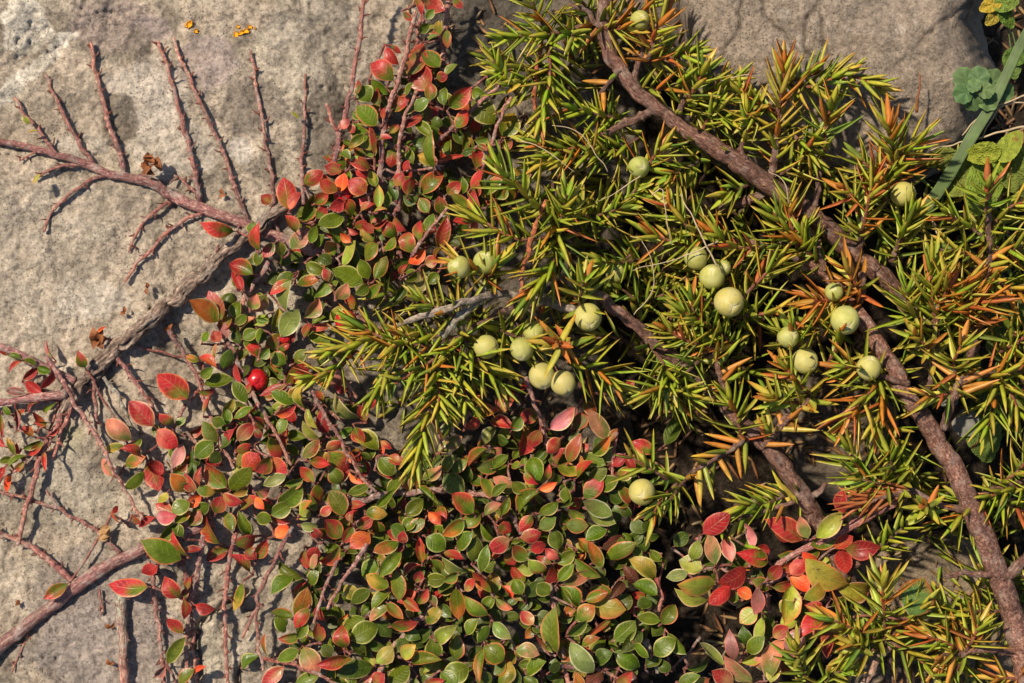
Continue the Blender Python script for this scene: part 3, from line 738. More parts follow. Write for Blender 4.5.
twigs(L_, [(zf([(345, 505), (372, 498), (400, 494), (450, 490), (510, 500)], -14, -16), 4.4, (.7, 1.1, 1.1)), (zf([(527, 376), (532, 398), (541, 420), (546, 446)], 6, -12), 2.8, (1, 1.3, 1.3)),
 (zf([(293, 528), (274, 562), (258, 597), (258, 640), (264, 670)], 8, -2), 2.4, (.7, .7, .7)), (zf([(368, 545), (345, 577), (327, 608)], 2, 20), 2.6, (1.2, 1.4, 1.4)),
 (zf([(337, 560), (324, 592), (314, 622)], 2, 16), 2.3, (1, 1.2, 1.2)), (zf([(262, 657), (300, 667), (330, 680), (370, 700)], 4, 4), 2.2, (1.2, .8, .6)), (zf([(440, 600), (400, 640), (370, 690)], -20, -16), 4, (.6, .8, .8)),
 (zf([(500, 500), (540, 560), (560, 640), (570, 700)], -30, -26), 4, (.5, .6, .6)), (zf([(616, 432), (613, 452), (612, 480)], 4, -6), 2, (1.1, .8, .8)), (zf([(658, 578), (661, 592), (660, 612)], -2, -12), 2.6, (1.3, .7, .6)),
 (zf([(560, 665), (600, 670), (640, 690)], -16, -16), 2.4, (.7, .6, .6)), (zf([(700, 636), (686, 655), (665, 674)], -30, -44), 1.8, (.8, 1, 1))], buds=.5)
twigs(L_, [(zf([(645, 640), (651, 655), (658, 672)], -22, -34), 4, (1.2, 1.1, 1), 'dead')], buds=0)
H_ = coto['H']
main_stem(H_, zf([(915, 490), (892, 505), (865, 518), (838, 534), (805, 549), (775, 566)], 26, 8), [3.2, 4, 4, 3], 'twig', nodes=.15, nodegap=14, tint=(1.3, 1.2, 1.2), tint2=(1.4, 1.5, 1.4))
twigs(H_, [(zf([(697, 537), (705, 552), (722, 568), (740, 575)], 20, 12), 2.2, (1.7, .5, .5)), (zf([(740, 575), (765, 585), (790, 570), (800, 552)], 10, 10), 2.4), (zf([(765, 585), (770, 610), (760, 640), (745, 668)], 6, -10), 2.4), (zf([(840, 530), (843, 515), (842, 505)], 20, 24), 1.5)])

# ------------------------------------------------------------------ cotoneaster leaves: base x y, tip x y, width, colour kind (quarter pixels inside 256 px wide squares)
LEAVES = {
(256, 0): """640 -5 662 60 30 r|590 50 625 80 30 m|670 -5 755 40 60 p|680 78 712 38 35 g|790 0 825 30 35 m|655 130 690 95 40 g|678 98 720 135 45 o|732 140 732 82 38 g|690 162 727 143 30 g|762 120 765 190 38 G
520 188 568 258 50 r|540 180 580 212 25 r|610 302 662 173 78 m|735 268 668 203 75 G|685 362 627 263 95 r|755 302 803 256 42 g|722 312 765 303 38 o|550 322 460 255 75 m|462 318 525 375 62 g|495 425 475 345 50 r|400 380 408 320 33 r
418 345 452 405 72 g|482 502 404 425 75 G|390 490 457 597 72 G|697 402 694 332 52 g|600 382 625 330 42 g|635 442 690 398 50 g|660 492 718 410 72 r|752 422 755 350 44 g|775 427 858 350 76 m|868 405 952 490 90 g|865 362 922 390 50 g|565 378 615 358 36 g
545 442 610 395 50 m|665 462 600 510 42 r|800 512 836 438 66 m|640 490 702 550 60 g|510 478 512 430 28 o|510 533 508 480 40 o|535 532 570 498 36 o|488 558 542 548 38 r|472 612 460 503 32 o|710 672 700 525 68 G|775 632 778 558 54 g|828 602 851 524 42 G
735 640 832 620 26 o|880 672 885 590 62 m|965 690 960 610 72 g|875 562 932 560 42 g|890 582 925 602 40 g|985 548 1032 455 82 g|960 450 1012 380 62 g|985 592 1025 563 42 G|340 682 274 665 48 r|455 672 378 648 62 m|380 655 406 625 26 y|350 562 422 590 52 g
340 607 376 632 36 g|590 685 612 640 32 r|335 512 372 480 36 r|370 500 392 530 34 p|925 312 952 362 40 g|430 540 372 590 50 g|440 620 482 590 40 g|700 600 660 560 46 d|560 300 610 330 40 d|820 620 880 600 40 d|700 480 745 500 40 d|430 470 385 455 42 g""",
(256, 171): """130 152 110 28 76 o|60 130 22 98 46 r|135 155 173 84 50 r|185 200 239 98 70 G|195 52 266 2 56 m|235 132 287 93 56 m|325 82 256 34 62 o|340 82 350 8 64 O|440 88 371 38 68 o|350 120 293 150 52 r|385 182 338 113 56 m|490 152 490 56 44 Y|520 152 532 78 38 g|475 152 413 113 52 m
465 217 527 190 52 r|555 182 601 237 56 r|605 97 618 30 50 r|660 92 749 8 68 m|765 92 816 45 52 m|860 72 900 -5 52 m|915 92 987 18 52 g|1015 132 1010 38 62 G|690 167 653 108 50 G|740 172 733 103 52 r|845 152 783 93 56 G|890 177 870 83 46 r|870 202 790 200 46 m
350 182 253 211 62 g|160 247 118 178 52 o|140 312 206 234 68 P|215 287 240 223 44 g|12 318 14 208 52 m|75 287 28 345 46 m|105 340 94 283 40 g|140 332 187 357 48 g|330 292 283 208 68 G|380 285 338 250 42 O|370 230 410 250 26 o|470 247 423 208 42 o|560 267 508 198 62 m
620 327 600 243 70 o|650 282 655 200 58 m|690 247 706 170 52 g|730 307 767 187 64 m|515 317 552 263 52 G|490 292 440 358 78 G|470 282 418 233 52 g|345 377 391 280 58 y|430 452 307 394 82 g|450 432 418 355 52 g|475 432 522 343 58 G|440 512 497 453 46 G|450 455 398 492 42 g
600 502 676 403 84 W|690 452 727 408 52 g|580 417 606 373 36 o|675 372 727 350 50 p|675 312 611 367 50 O|745 307 713 353 46 m|200 372 277 402 56 g|165 455 255 430 62 g|330 440 234 502 58 g|290 442 270 390 34 p|145 440 56 491 50 r|120 557 134 443 82 W|40 495 -8 562 62 P|195 587 252 510 64 P
325 512 367 448 56 P|395 562 350 478 62 m|295 597 348 538 52 y|65 642 90 550 52 g|100 662 167 558 74 W|190 662 217 612 40 m|225 612 277 585 32 g|290 622 220 636 30 o|0 590 52 600 36 g|150 410 83 447 42 g|205 645 292 685 52 g|440 625 388 667 46 r|10 690 20 630 60 g|240 190 282 140 42 m
480 62 455 0 42 g|470 165 522 150 20 Y|520 500 530 388 52 d|860 235 886 205 36 o|700 560 640 540 40 d|640 130 590 100 50 d|300 60 260 10 46 o|400 0 445 30 40 r|460 330 400 300 50 d|250 340 300 370 50 d|560 120 530 60 50 d|640 400 600 440 40 g|820 300 770 260 50 d|960 110 1000 60 50 g
300 250 260 180 50 d|420 160 470 130 44 o|555 60 590 10 46 r|700 60 660 20 40 d|395 225 440 200 36 r|600 460 560 520 50 d|500 345 540 300 46 g|340 610 300 560 40 g""",
(0, 171): """937 242 803 208 60 r|1020 300 1002 249 36 r|1010 412 918 370 82 m|970 477 928 398 44 r|875 602 762 518 98 g|887 594 834 483 58 r|880 682 854 640 46 r|900 674 900 610 32 V|950 662 1022 588 54 P|940 612 987 578 36 g|810 682 832 643 32 g|970 672 1032 640 52 g|1005 552 1026 493 52 P|1010 252 1014 205 50 g|390 650 425 622 26 O""",
(0, 342): """85 68 33 52 36 g|145 92 93 72 36 g|150 98 207 117 46 g|210 62 183 -6 36 r|92 75 37 122 30 r|90 152 152 100 42 r|166 202 103 158 44 r|165 187 227 123 42 r|102 207 28 195 44 V|42 292 14 258 32 g|60 263 66 358 28 r|145 243 118 287 28 r|225 243 178 282 28 G|132 377 88 338 38 o|182 347 133 288 34 o|190 322 138 322 32 m|80 457 64 403 28 r|60 452 28 383 32 G|90 427 162 395 32 g|176 398 118 452 36 m|105 458 33 502 38 g|50 467 -2 480 36 g|178 443 181 517 28 p|46 522 24 600 34 O|20 500 -4 547 32 r|5 285 6 382 22 r|30 52 -4 34 22 r|196 372 232 343 24 r|60 300 100 270 28 g|100 480 60 520 28 o|20 420 -10 380 30 r|340 102 313 38 44 m|750 227 634 129 98 m|815 170 932 145 66 g|855 82 865 10 44 P|965 162 940 90 44 r|793 200 857 190 34 r|815 287 835 220 44 r|615 337 520 238 92 p|525 392 428 312 90 P|630 350 706 422 76 o|640 377 618 330 38 g|690 502 730 408 52 Q|562 452 484 425 44 r|545 487 583 466 26 r
590 482 637 592 70 m|655 522 590 490 60 r|455 537 406 470 46 P|575 520 503 587 46 g|495 415 413 440 42 g|500 492 582 460 52 g|525 442 562 385 48 g|695 327 638 288 46 o|700 332 742 305 30 g|895 332 848 308 50 g|910 330 905 266 40 g|895 287 934 230 46 g|935 307 1007 258 48 g|1000 277 1026 243 40 r
985 242 933 158 52 g|805 142 852 103 48 g|865 412 813 318 56 G|938 348 912 410 44 r|950 392 1014 328 62 p|780 462 852 398 68 g|1000 440 948 492 52 G|975 517 1032 448 78 o|945 442 1002 408 42 o|905 582 823 493 76 G|920 592 1003 508 78 g|990 577 930 612 38 g|785 590 860 602 44 g
800 582 805 501 42 p|780 602 739 528 46 p|695 530 747 490 46 g|745 597 683 528 62 g|740 660 804 612 46 O|860 685 886 618 62 o|890 610 967 642 56 p|965 672 1032 618 62 o|760 642 688 685 62 g|690 682 623 650 48 p|770 692 832 648 52 g|670 602 633 640 36 y|450 685 472 656 22 r|985 207 1000 165 22 r
795 77 743 55 32 g|865 102 798 65 46 o|890 107 922 28 48 d|935 87 1002 30 52 G|700 540 760 560 50 d|880 440 840 480 50 d|960 400 1000 440 46 d""",
(256, 342): """90 37 132 8 34 r|15 67 52 26 42 g|120 87 58 48 62 G|105 122 58 68 42 G|155 82 202 33 48 g|120 167 222 93 62 m|125 172 18 216 36 r|150 247 63 198 52 g|130 222 180 183 48 y|200 267 188 163 52 g|340 182 274 106 64 V|315 180 367 190 42 r|420 302 319 207 78 W|425 257 482 236 50 p|440 317 414 253 42 r
285 364 261 266 54 r|245 347 207 258 40 y|250 387 188 318 52 y|80 292 157 260 44 o|95 367 116 297 40 g|395 340 432 403 72 o|490 430 388 368 72 g|330 382 382 343 42 g|185 462 252 393 56 g|280 430 347 400 52 p|290 440 372 513 82 m|375 435 407 492 42 O|215 477 287 445 48 y|215 480 293 490 62 m
300 500 334 568 60 G|230 562 176 503 48 r|245 570 236 655 62 m|340 562 372 503 38 p|375 520 442 563 40 O|455 570 370 607 38 g|495 465 545 532 68 g|530 455 580 492 46 r|480 515 552 550 48 p|565 510 616 590 62 P|615 587 642 533 32 p|530 617 587 543 62 g|645 575 727 648 78 G|665 550 742 493 52 P
750 530 832 603 80 g|750 517 797 453 52 g|785 522 844 473 52 G|758 425 822 378 50 P|740 387 782 323 52 g|720 317 842 275 48 d|830 227 820 180 32 d|825 267 825 225 34 r|862 292 972 274 72 m|860 252 912 213 48 r|840 347 887 293 52 o|970 292 1027 188 62 r|935 315 1032 345 52 p|915 412 957 343 52 W
935 457 982 423 40 P|925 430 850 492 72 G|975 480 888 507 62 G|945 507 1007 453 52 g|905 545 942 622 50 G|1025 602 953 543 56 P|945 617 1002 568 48 g|870 685 787 608 82 m|985 692 1012 623 52 G|915 692 980 646 52 P|600 692 667 630 68 g|485 657 552 593 58 g|440 692 522 643 62 g|350 692 299 596 72 G
175 692 217 635 48 y|90 647 182 573 78 g|115 570 190 549 68 G|120 535 30 572 48 W|0 600 54 590 50 P|50 385 97 468 64 r|50 470 122 522 62 o|55 460 -3 517 66 m|0 350 22 382 36 r|0 620 28 668 48 O|60 692 142 648 62 g|255 692 302 658 42 p|370 660 437 650 36 r|365 692 412 663 46 r|490 390 510 447 32 O
500 395 542 427 32 p|560 640 520 600 50 d|700 470 660 420 50 d|640 640 700 600 50 d|860 560 820 480 60 d|880 600 930 640 60 d|400 480 440 520 40 d|300 380 340 400 40 d|200 610 250 660 60 d|20 540 60 500 50 d|460 470 420 440 40 d|960 380 1010 400 50 d""",
(512, 342): """35 192 90 148 42 r|100 275 33 322 58 r|0 352 37 300 52 g|55 345 29 452 84 m|110 352 78 422 52 r|155 347 247 263 62 Q|250 347 302 283 54 m|285 240 337 292 52 g|385 387 313 279 62 P|325 447 392 378 68 g|390 402 422 347 40 g|195 385 143 442 58 p|175 492 216 424 46 r|225 482 272 370 56 g|80 460 110 552 78 g
180 500 272 526 62 G|260 545 320 477 62 m|110 590 177 563 40 O|0 560 52 600 56 g|0 490 30 500 42 G|30 685 120 594 92 G|215 578 232 642 62 g|290 625 364 549 66 m|195 640 257 660 38 g|400 692 289 638 72 W|305 557 377 508 52 g|360 482 406 418 56 W|370 492 406 453 40 p|400 495 452 453 48 r|455 460 487 514 42 r
570 445 478 400 56 m|470 462 612 508 66 G|612 412 680 284 56 d|430 580 467 647 52 g|450 195 487 153 36 r|145 547 150 490 30 o|55 505 102 567 52 m|280 455 372 492 52 g|110 685 182 638 62 g|425 547 477 503 52 g|355 592 427 543 62 g|240 610 190 660 60 d|140 430 90 480 50 d|320 590 280 560 50 d|330 480 290 500 50 d
440 640 390 600 56 d|20 650 60 600 50 d|270 400 230 370 50 d|300 200 270 150 40 D""",
(0, 512): """725 190 568 114 88 G|750 177 688 78 52 r|735 155 804 150 34 p|640 112 714 43 72 g|620 22 553 58 46 r|625 22 703 15 62 Q|500 47 448 -8 42 O|530 20 560 50 30 o|630 215 568 242 60 r|880 125 818 17 78 m|910 145 828 192 62 r|590 300 435 283 74 m|720 342 657 263 72 m|270 287 177 347 62 r|740 347 738 307 28 r|735 348 735 428 40 r
782 372 857 388 52 r|730 487 668 430 56 r|670 607 735 508 52 g|620 657 662 618 46 V|775 647 822 618 32 O|715 685 772 628 52 G|745 312 762 260 30 o|970 285 934 392 48 G|1000 242 928 168 58 o|940 130 1022 98 72 r|990 142 1025 187 52 r|970 627 1032 578 62 g|930 77 900 -2 52 G|1000 92 955 -2 72 g|700 42 762 -2 58 g|760 52 802 -2 62 g
590 170 640 110 60 g|730 100 690 50 40 g""",
(256, 512): """0 187 42 108 56 r|75 100 128 58 52 O|60 25 132 45 38 o|0 20 60 30 50 g|170 27 217 -2 42 y|178 50 245 55 44 W|265 100 223 65 46 r|340 102 279 33 72 o|245 140 213 190 52 r|335 135 243 194 68 o|385 44 390 -7 46 r|455 85 378 142 78 o|390 60 348 122 46 m|320 47 372 13 42 g|410 67 467 23 52 m|440 0 522 10 50 g
215 224 245 170 46 P|190 265 93 199 74 g|150 260 63 327 66 g|220 294 246 223 44 g|155 332 197 283 46 o|160 427 207 306 70 g|210 385 158 462 52 m|150 420 63 399 56 G|165 507 202 438 46 g|180 490 90 507 62 m|60 582 40 488 56 g|260 517 245 446 52 r|270 432 250 373 46 r|345 440 213 420 60 d|355 542 345 456 66 m|380 510 487 455 86 g
435 425 348 467 62 g|190 540 250 650 76 P|365 580 243 612 86 m|465 620 328 652 72 d|110 620 24 692 62 p|170 550 88 592 52 g|155 692 252 650 52 g|400 692 464 653 56 P|470 692 512 648 62 r|480 605 547 538 66 y|530 682 610 615 78 g|585 582 637 533 56 Y|625 600 735 589 82 G|725 515 800 456 76 y|685 447 740 378 52 g|540 460 647 440 58 m
535 380 458 436 56 P|525 365 587 427 52 G|540 320 463 387 62 g|460 310 384 364 52 g|400 347 358 293 52 g|530 300 443 253 68 G|560 238 565 352 72 G|640 320 563 357 54 r|590 345 652 397 46 m|645 367 687 308 48 m|690 330 721 382 40 P|710 347 744 313 38 r|580 160 493 257 62 g|570 120 472 152 78 g|490 200 423 252 68 g|588 124 588 78 42 p
665 202 655 105 54 m|590 262 662 212 62 p|640 282 660 236 38 r|680 102 757 148 72 g|745 180 844 240 66 W|750 162 827 183 42 r|700 190 737 247 48 G|808 245 748 277 48 G|680 270 760 265 56 g|835 317 872 268 44 p|800 290 733 327 52 g|800 305 810 427 68 G|930 410 836 337 62 G|905 392 952 338 52 g|940 322 871 240 54 m|950 327 950 243 62 g
865 197 880 98 62 g|900 240 925 133 48 g|960 110 898 48 62 g|805 147 862 83 62 g|1015 110 930 152 64 p|945 187 992 153 38 o|970 55 1020 80 52 r|995 170 1032 215 52 r|830 35 748 92 68 g|900 10 818 55 58 G|690 0 737 47 42 O|675 30 613 78 48 G|600 100 535 60 62 d|640 30 590 72 62 g|960 345 1025 386 52 P|950 440 1017 507 56 W
985 295 1025 347 52 O|935 455 890 522 48 g|800 592 800 493 88 G|845 492 887 428 58 g|990 595 913 540 82 G|915 545 895 677 52 G|970 692 1012 600 72 g|700 505 710 587 78 g|850 620 753 672 82 g|675 692 752 673 42 r|640 560 590 500 60 d|780 420 740 370 60 d|740 640 800 690 60 g|430 560 380 520 60 d|880 640 940 680 60 d|560 560 610 510 60 d|860 590 900 540 50 d
650 520 700 470 60 d|300 580 270 530 50 d|480 440 540 500 60 d|330 200 290 250 60 d|980 440 940 390 50 d|850 400 800 450 60 d""",
(512, 512): """300 -10 417 41 66 W|80 12 33 78 48 m|105 67 174 22 56 g|215 50 304 54 58 G|380 70 296 112 68 g|35 105 114 84 56 p|185 152 168 73 68 g|305 162 268 107 56 G|360 147 447 98 52 D|375 185 492 130 62 G|360 222 308 123 52 g|75 152 132 128 50 r|185 187 133 148 40 r|160 207 98 180 28 r|165 215 130 284 58 r|70 190 5 140 60 g
65 190 137 237 62 y|250 160 178 202 62 g|250 185 352 260 68 G|205 290 324 238 66 P|185 277 247 208 62 g|265 382 197 298 62 G|240 370 200 300 42 g|295 355 382 320 52 G|320 375 452 391 84 Y|265 432 327 376 68 g|225 497 297 438 62 g|180 562 170 385 96 G|85 450 37 398 52 p|145 562 97 500 26 r|15 555 107 570 60 P|325 640 236 526 78 W
280 537 350 503 44 g|575 265 470 184 76 g|580 332 488 288 82 g|650 137 702 83 56 d|500 292 443 213 52 D|445 280 390 350 50 D|500 420 592 436 52 g|600 447 652 373 62 G|570 572 652 508 68 g|625 485 692 570 62 g|410 515 492 438 72 g|410 560 510 620 68 g|490 525 547 580 50 g|400 425 313 492 32 G|520 480 440 560 60 d|700 627 782 573 60 d|60 650 132 598 66 g|600 450 560 500 60 d
340 600 400 560 60 d|130 480 90 430 60 d|150 330 100 290 60 g|360 640 300 690 70 D|440 640 500 690 70 D|420 690 480 640 50 r|40 330 10 270 60 g|60 340 100 280 56 d|500 380 560 360 60 d|430 400 470 330 60 d|600 570 540 610 60 d|150 640 190 600 50 d
765 87 870 8 72 r|720 190 745 115 52 y|815 212 790 86 58 P|880 200 850 103 60 Q|960 152 930 48 48 Q|760 230 670 194 68 y|705 240 618 263 48 W|815 290 673 296 84 Y|785 352 653 313 62 y|935 225 828 282 92 r|1023 202 903 165 74 m|1030 152 948 165 60 r|870 295 793 362 64 r|960 340 901 314 50 O|990 310 970 408 60 V|905 350 860 330 50 g|980 390 912 442 66 Y|1000 420 985 537 48 y
890 592 870 472 48 V|920 602 1003 538 72 Y|845 612 756 526 68 W|960 682 848 588 78 P|885 692 803 638 66 p|940 560 1010 500 60 g|665 685 750 655 50 g|715 700 790 665 60 y|1010 640 1000 560 60 P""",
(768, 512): """140 112 -2 33 82 m|160 107 128 18 54 P|195 102 293 4 78 y|280 112 173 132 54 G|310 150 447 139 74 r|265 145 338 97 52 o|150 188 314 290 122 Y|290 150 312 247 64 r|95 292 72 447 94 Y|15 300 97 278 48 m|5 270 50 215 56 r|40 230 107 194 48 r|90 250 148 193 60 r|85 260 165 318 66 O|145 347 222 278 66 y|220 412 148 373 54 r|225 420 128 505 72 m|250 433 233 578 54 m
300 500 347 577 62 r|150 460 84 584 74 V|0 672 62 508 78 P|30 600 10 680 60 y|20 500 80 460 60 p|255 690 277 588 78 g|270 300 402 310 90 y|25 60 72 120 42 r|250 380 320 340 60 G|260 350 340 400 70 d|100 360 50 400 60 y|190 200 140 160 50 O|100 600 150 560 60 d|570 418 628 262 132 M""",
(768, 342): """300 692 300 590 66 r""",
}
HAND = []
for (ox, oy), txt in LEAVES.items():
    for line in txt.split('\n'):
        for q in line.split('|'):
            a = q.split()
            x0, y0, x1, y1, w = [float(t) / 4 for t in a[:5]]
            HAND.append([ox + x0, oy + y0, ox + x1, oy + y1, w, a[5]])

SEEDS = {'F': [(430, 110), (380, 140), (440, 180), (400, 215), (350, 220), (300, 200), (470, 190), (340, 260), (400, 40), (450, 230), (400, 260), (500, 120), (280, 215), (440, 60)],
         'K': [(210, 310), (300, 300), (240, 340), (280, 380), (180, 390), (120, 430), (160, 450), (230, 430), (200, 470), (280, 440), (330, 400), (170, 540), (210, 500), (260, 480), (330, 320), (150, 600), (180, 610), (340, 440), (330, 480)],
         'L': [(420, 480), (500, 460), (560, 460), (520, 420), (600, 480), (640, 480), (380, 520), (300, 560), (320, 620), (290, 660), (400, 600), (480, 600), (560, 600), (640, 600), (440, 660), (600, 660), (280, 600), (650, 640), (360, 520), (260, 560)],
         'H': [(740, 540), (700, 570), (780, 560), (840, 530), (820, 600), (760, 640), (740, 660), (800, 660), (850, 580), (920, 590), (840, 490)]}
def owner_of(x, y):
    return min(((x - a) ** 2 + (y - b) ** 2, k) for k, l in SEEDS.items() for a, b in l)[1]

def crown_z(x, y, who):
    z = {'F': 16, 'K': 10, 'L': -6, 'H': 22}[who]
    if who in 'FK': z = max(z - 26 * sstep(240, 420, x), -14) if who == 'K' else z - 14 * sstep(420, 520, x)
    return float(z)

leafdata = {k: [] for k in SEEDS}
for i, (x0, y0, x1, y1, w, c) in enumerate(HAND):
    xm, ym = (x0 + x1) / 2, (y0 + y1) / 2
    if xm < 58 and 330 < y0 < 500: leafdata.setdefault('E', []).append((x0, y0, x1, y1, w, c, surf(x0, y0) + 18 + rng.uniform(-3, 5))); continue
    k = owner_of(xm, ym)
    if c in 'ro' and k in 'FK' and i % 4 == 0: c = 'm'
    z = crown_z(xm, ym, k) + rng.uniform(-8, 10)
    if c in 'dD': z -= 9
    if c == 'M': z = 68
    if math.hypot(x1 - x0, y1 - y0) < 12 and c != 'd': z += 6
    if xm < 215 or (k == 'K' and xm < 250): z = surf(xm, ym) + 20 + rng.uniform(0, 7)
    leafdata[k].append((x0, y0, x1, y1, w, c, z))

# lower storey: green and tinged leaves seen in the gaps between the upper ones
def inpoly(x, y, poly): return poly_sd(np.array([[float(x)]]), np.array([[float(y)]]), poly)[0, 0]
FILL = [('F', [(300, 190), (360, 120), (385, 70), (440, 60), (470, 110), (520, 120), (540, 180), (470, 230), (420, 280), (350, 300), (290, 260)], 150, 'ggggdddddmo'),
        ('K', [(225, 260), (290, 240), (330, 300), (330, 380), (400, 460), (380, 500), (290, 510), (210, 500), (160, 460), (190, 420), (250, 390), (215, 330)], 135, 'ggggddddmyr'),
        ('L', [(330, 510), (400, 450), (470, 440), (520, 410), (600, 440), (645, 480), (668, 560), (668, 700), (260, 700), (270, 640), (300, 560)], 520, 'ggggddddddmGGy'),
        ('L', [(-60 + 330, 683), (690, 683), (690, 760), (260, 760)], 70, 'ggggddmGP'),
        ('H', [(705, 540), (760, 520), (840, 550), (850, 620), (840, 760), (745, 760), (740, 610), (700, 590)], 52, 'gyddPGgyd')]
for who, poly, n, kinds in FILL:
    poly = np.array(poly, float); pts = []
    tries = 0
    while len(pts) < n and tries < 12000:
        tries += 1
        x = rng.uniform(poly[:, 0].min(), poly[:, 0].max()); y = rng.uniform(poly[:, 1].min(), poly[:, 1].max())
        if inpoly(x, y, poly) < 3: continue
        if any((x - a) ** 2 + (y - b) ** 2 < 46 for a, b in pts): continue
        if 640 < x < 700 and y > 560 and rng.uniform() < .6: continue
        pts.append((x, y)); a = rng.uniform(0, 6.28); L = rng.uniform(13, 20) * (1.35 if who == 'H' else 1); c = kinds[rng.integers(len(kinds))]
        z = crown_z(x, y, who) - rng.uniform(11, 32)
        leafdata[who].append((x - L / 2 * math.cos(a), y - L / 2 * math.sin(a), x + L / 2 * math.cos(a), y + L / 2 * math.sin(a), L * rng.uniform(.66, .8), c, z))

def build_shoots(who, leaves, per=9):
    """group neighbouring leaves into leafy shoots, each a twig system that carries its leaves"""
    root = coto[who]; n = len(leaves); k = max(1, round(n / per))
    pts = np.array([((l[0]), (l[1])) for l in leaves]); cen = pts[rng.choice(n, k, replace=False)].copy()
    for _ in range(12):
        lab = np.argmin(((pts[:, None] - cen[None]) ** 2).sum(-1), 1)
        for j in range(k):
            if (lab == j).any(): cen[j] = pts[lab == j].mean(0)
    for j in range(k):
        idx = [i for i in range(n) if lab[i] == j]
        if not idx: continue
        gl, gt = Geo(), Geo(); nodes = []
        for i in idx:
            x0, y0, x1, y1, w, c, z = leaves[i]
            dz = rng.normal(.10, .28) * math.hypot(x1 - x0, y1 - y0)
            b = V(x0, y0, z); t = V(x1, y1, z + dz); q = LC[c]
            c0, c1 = jit(q[0]), jit(q[1])
            if c in 'gGy' and rng.uniform() < .24: c1 = jit([(.40, .10, .02), (.35, .22, .03), (.30, .05, .02)][rng.integers(3)])
            if c in 'ro' and rng.uniform() < .62: c0 = jit([(.13, .14, .015), (.24, .13, .02), (.14, .13, .015), (.50, .12, .07)][rng.integers(4)])
            t = b + (t - b) * 1.04; leaf(gl, b, t, w * 1.13, c0, c1, jit(q[2], .12), mixat=q[3] + rng.uniform(-.12, .12), fold=(rng.uniform(.5, .9) if who == 'E' else None))
            d = unit(b - t); node = b + d * 3.0 + np.array((rng.uniform(-1, 1), rng.uniform(-1, 1), -rng.uniform(4, 8)))
            tube(gt, [node, (node + b) / 2 + np.array((0, 0, .6)), b + (t - b) * .04], .75, .6, 5, 2, .05, tint=(1.5, 1.1, .8) if c != 'r' else (2, .6, .5), wob=0)
            nodes.append(node)
        inn = [0]; rest = list(range(1, len(nodes)))
        while rest:
            d, a, b = min((np.linalg.norm(nodes[a] - nodes[b]), a, b) for a in inn for b in rest)
            mid = (nodes[a] + nodes[b]) / 2 + np.array((0, 0, -min(5, d * .2)))
            tube(gt, [nodes[a], mid, nodes[b]], 1.3, 1.1, 6, 3, .15, .3, 5, tint=(1.1, .9, .8), wob=.6)
            inn.append(b); rest.remove(b)
        lo = min(nodes, key=lambda q: q[2]); tube(gt, [lo, lo + np.array((rng.uniform(-6, 6), rng.uniform(-6, 6), -9)), lo + np.array((rng.uniform(-10, 10), rng.uniform(-10, 10), -24))], 1.4, 1.6, 6, 4, .15, tint=(.9, .8, .8))
        tw = gt.build('leafy_shoot', M['twig'], root, org(root))
        gl.build('foliage', M['leaf'], tw, org(root))
for who, leaves in leafdata.items():
    build_shoots(who, leaves, 8)

def red_berry(owner, px, py, r, z, ry=None):
    g = Geo(); c = V(px, py, z); nu, nv = 28, 18; v = []
    ax = unit(np.array((.3, -.2, .8))); A = unit(np.cross(ax, (0, 1, 0))); B = np.cross(ax, A)
    for i in range(nv + 1):
        th = math.pi * i / nv
        for j in range(nu):
            a = 2 * math.pi * j / nu
            rr = r * (1 - .16 * math.exp(-(th / .25) ** 2) + .03 * math.cos(5 * a) * math.exp(-((th - .3) / .2) ** 2))
            v.append(c + rr * (math.sin(th) * (A * math.cos(a) + B * math.sin(a)) + math.cos(th) * ax))
    f = [(i * nu + j, (i + 1) * nu + j, (i + 1) * nu + (j + 1) % nu, i * nu + (j + 1) % nu) for i in range(nv) for j in range(nu)]
    g.add(v, f); return g.build('red_berry', M['redberry'], owner, org(owner))
red_berry(coto['K'], 346, 321, 11, 16); red_berry(coto['K'], 257, 380, 11.5, -12); red_berry(coto['F'], 343, 194, 10, 2); red_berry(coto['K'], 285, 338, 6, -2)

# ------------------------------------------------------------------ juniper stems
T_, R_, N_, JC, W_, S_, X_ = [juni[k] for k in 'TRNCWSX']
def jstem(owner, pts, radii, sides=16, name='main_stem', mat='juniper', **k):
    radii = [q * .92 for q in radii]; kk = dict(amp=.08, ridges=.07, wob=1.0, tint=(1, 1, 1)); kk.update(k)
    return main_stem(owner, pts, radii, mat, sides, name=name, **kk)
jstem(T_, [(612, -40, 30), (604, 0, 30), (604, 28, 30), (612, 58, 32), (628, 82, 34), (652, 104, 34), (690, 132, 32), (735, 160, 30), (775, 188, 26), (812, 215, 20), (850, 250, 10), (885, 280, 0), (925, 325, -30)],
      [6, 6.5, 8, 8, 7.5, 9, 9.5, 10, 10.5, 10.5, 10, 9, 8], sides=22)
jstem(R_, [(700, 236, 30), (740, 240, 28), (775, 250, 26), (800, 260, 26), (826, 276, 28), (848, 300, 30), (866, 325, 32), (890, 362, 36), (912, 400, 38), (940, 445, 40), (965, 492, 42), (985, 540, 44), (1003, 590, 46), (1018, 640, 46), (1030, 700, 44), (1040, 760, 40)],
      [2.5, 3, 3.6, 6, 8, 8.5, 8.5, 9.5, 10.5, 11, 11.5, 12, 12, 11.5, 12, 12], sides=26, tint=(1, .95, .95), tint2=(1.25, 1.25, 1.25))
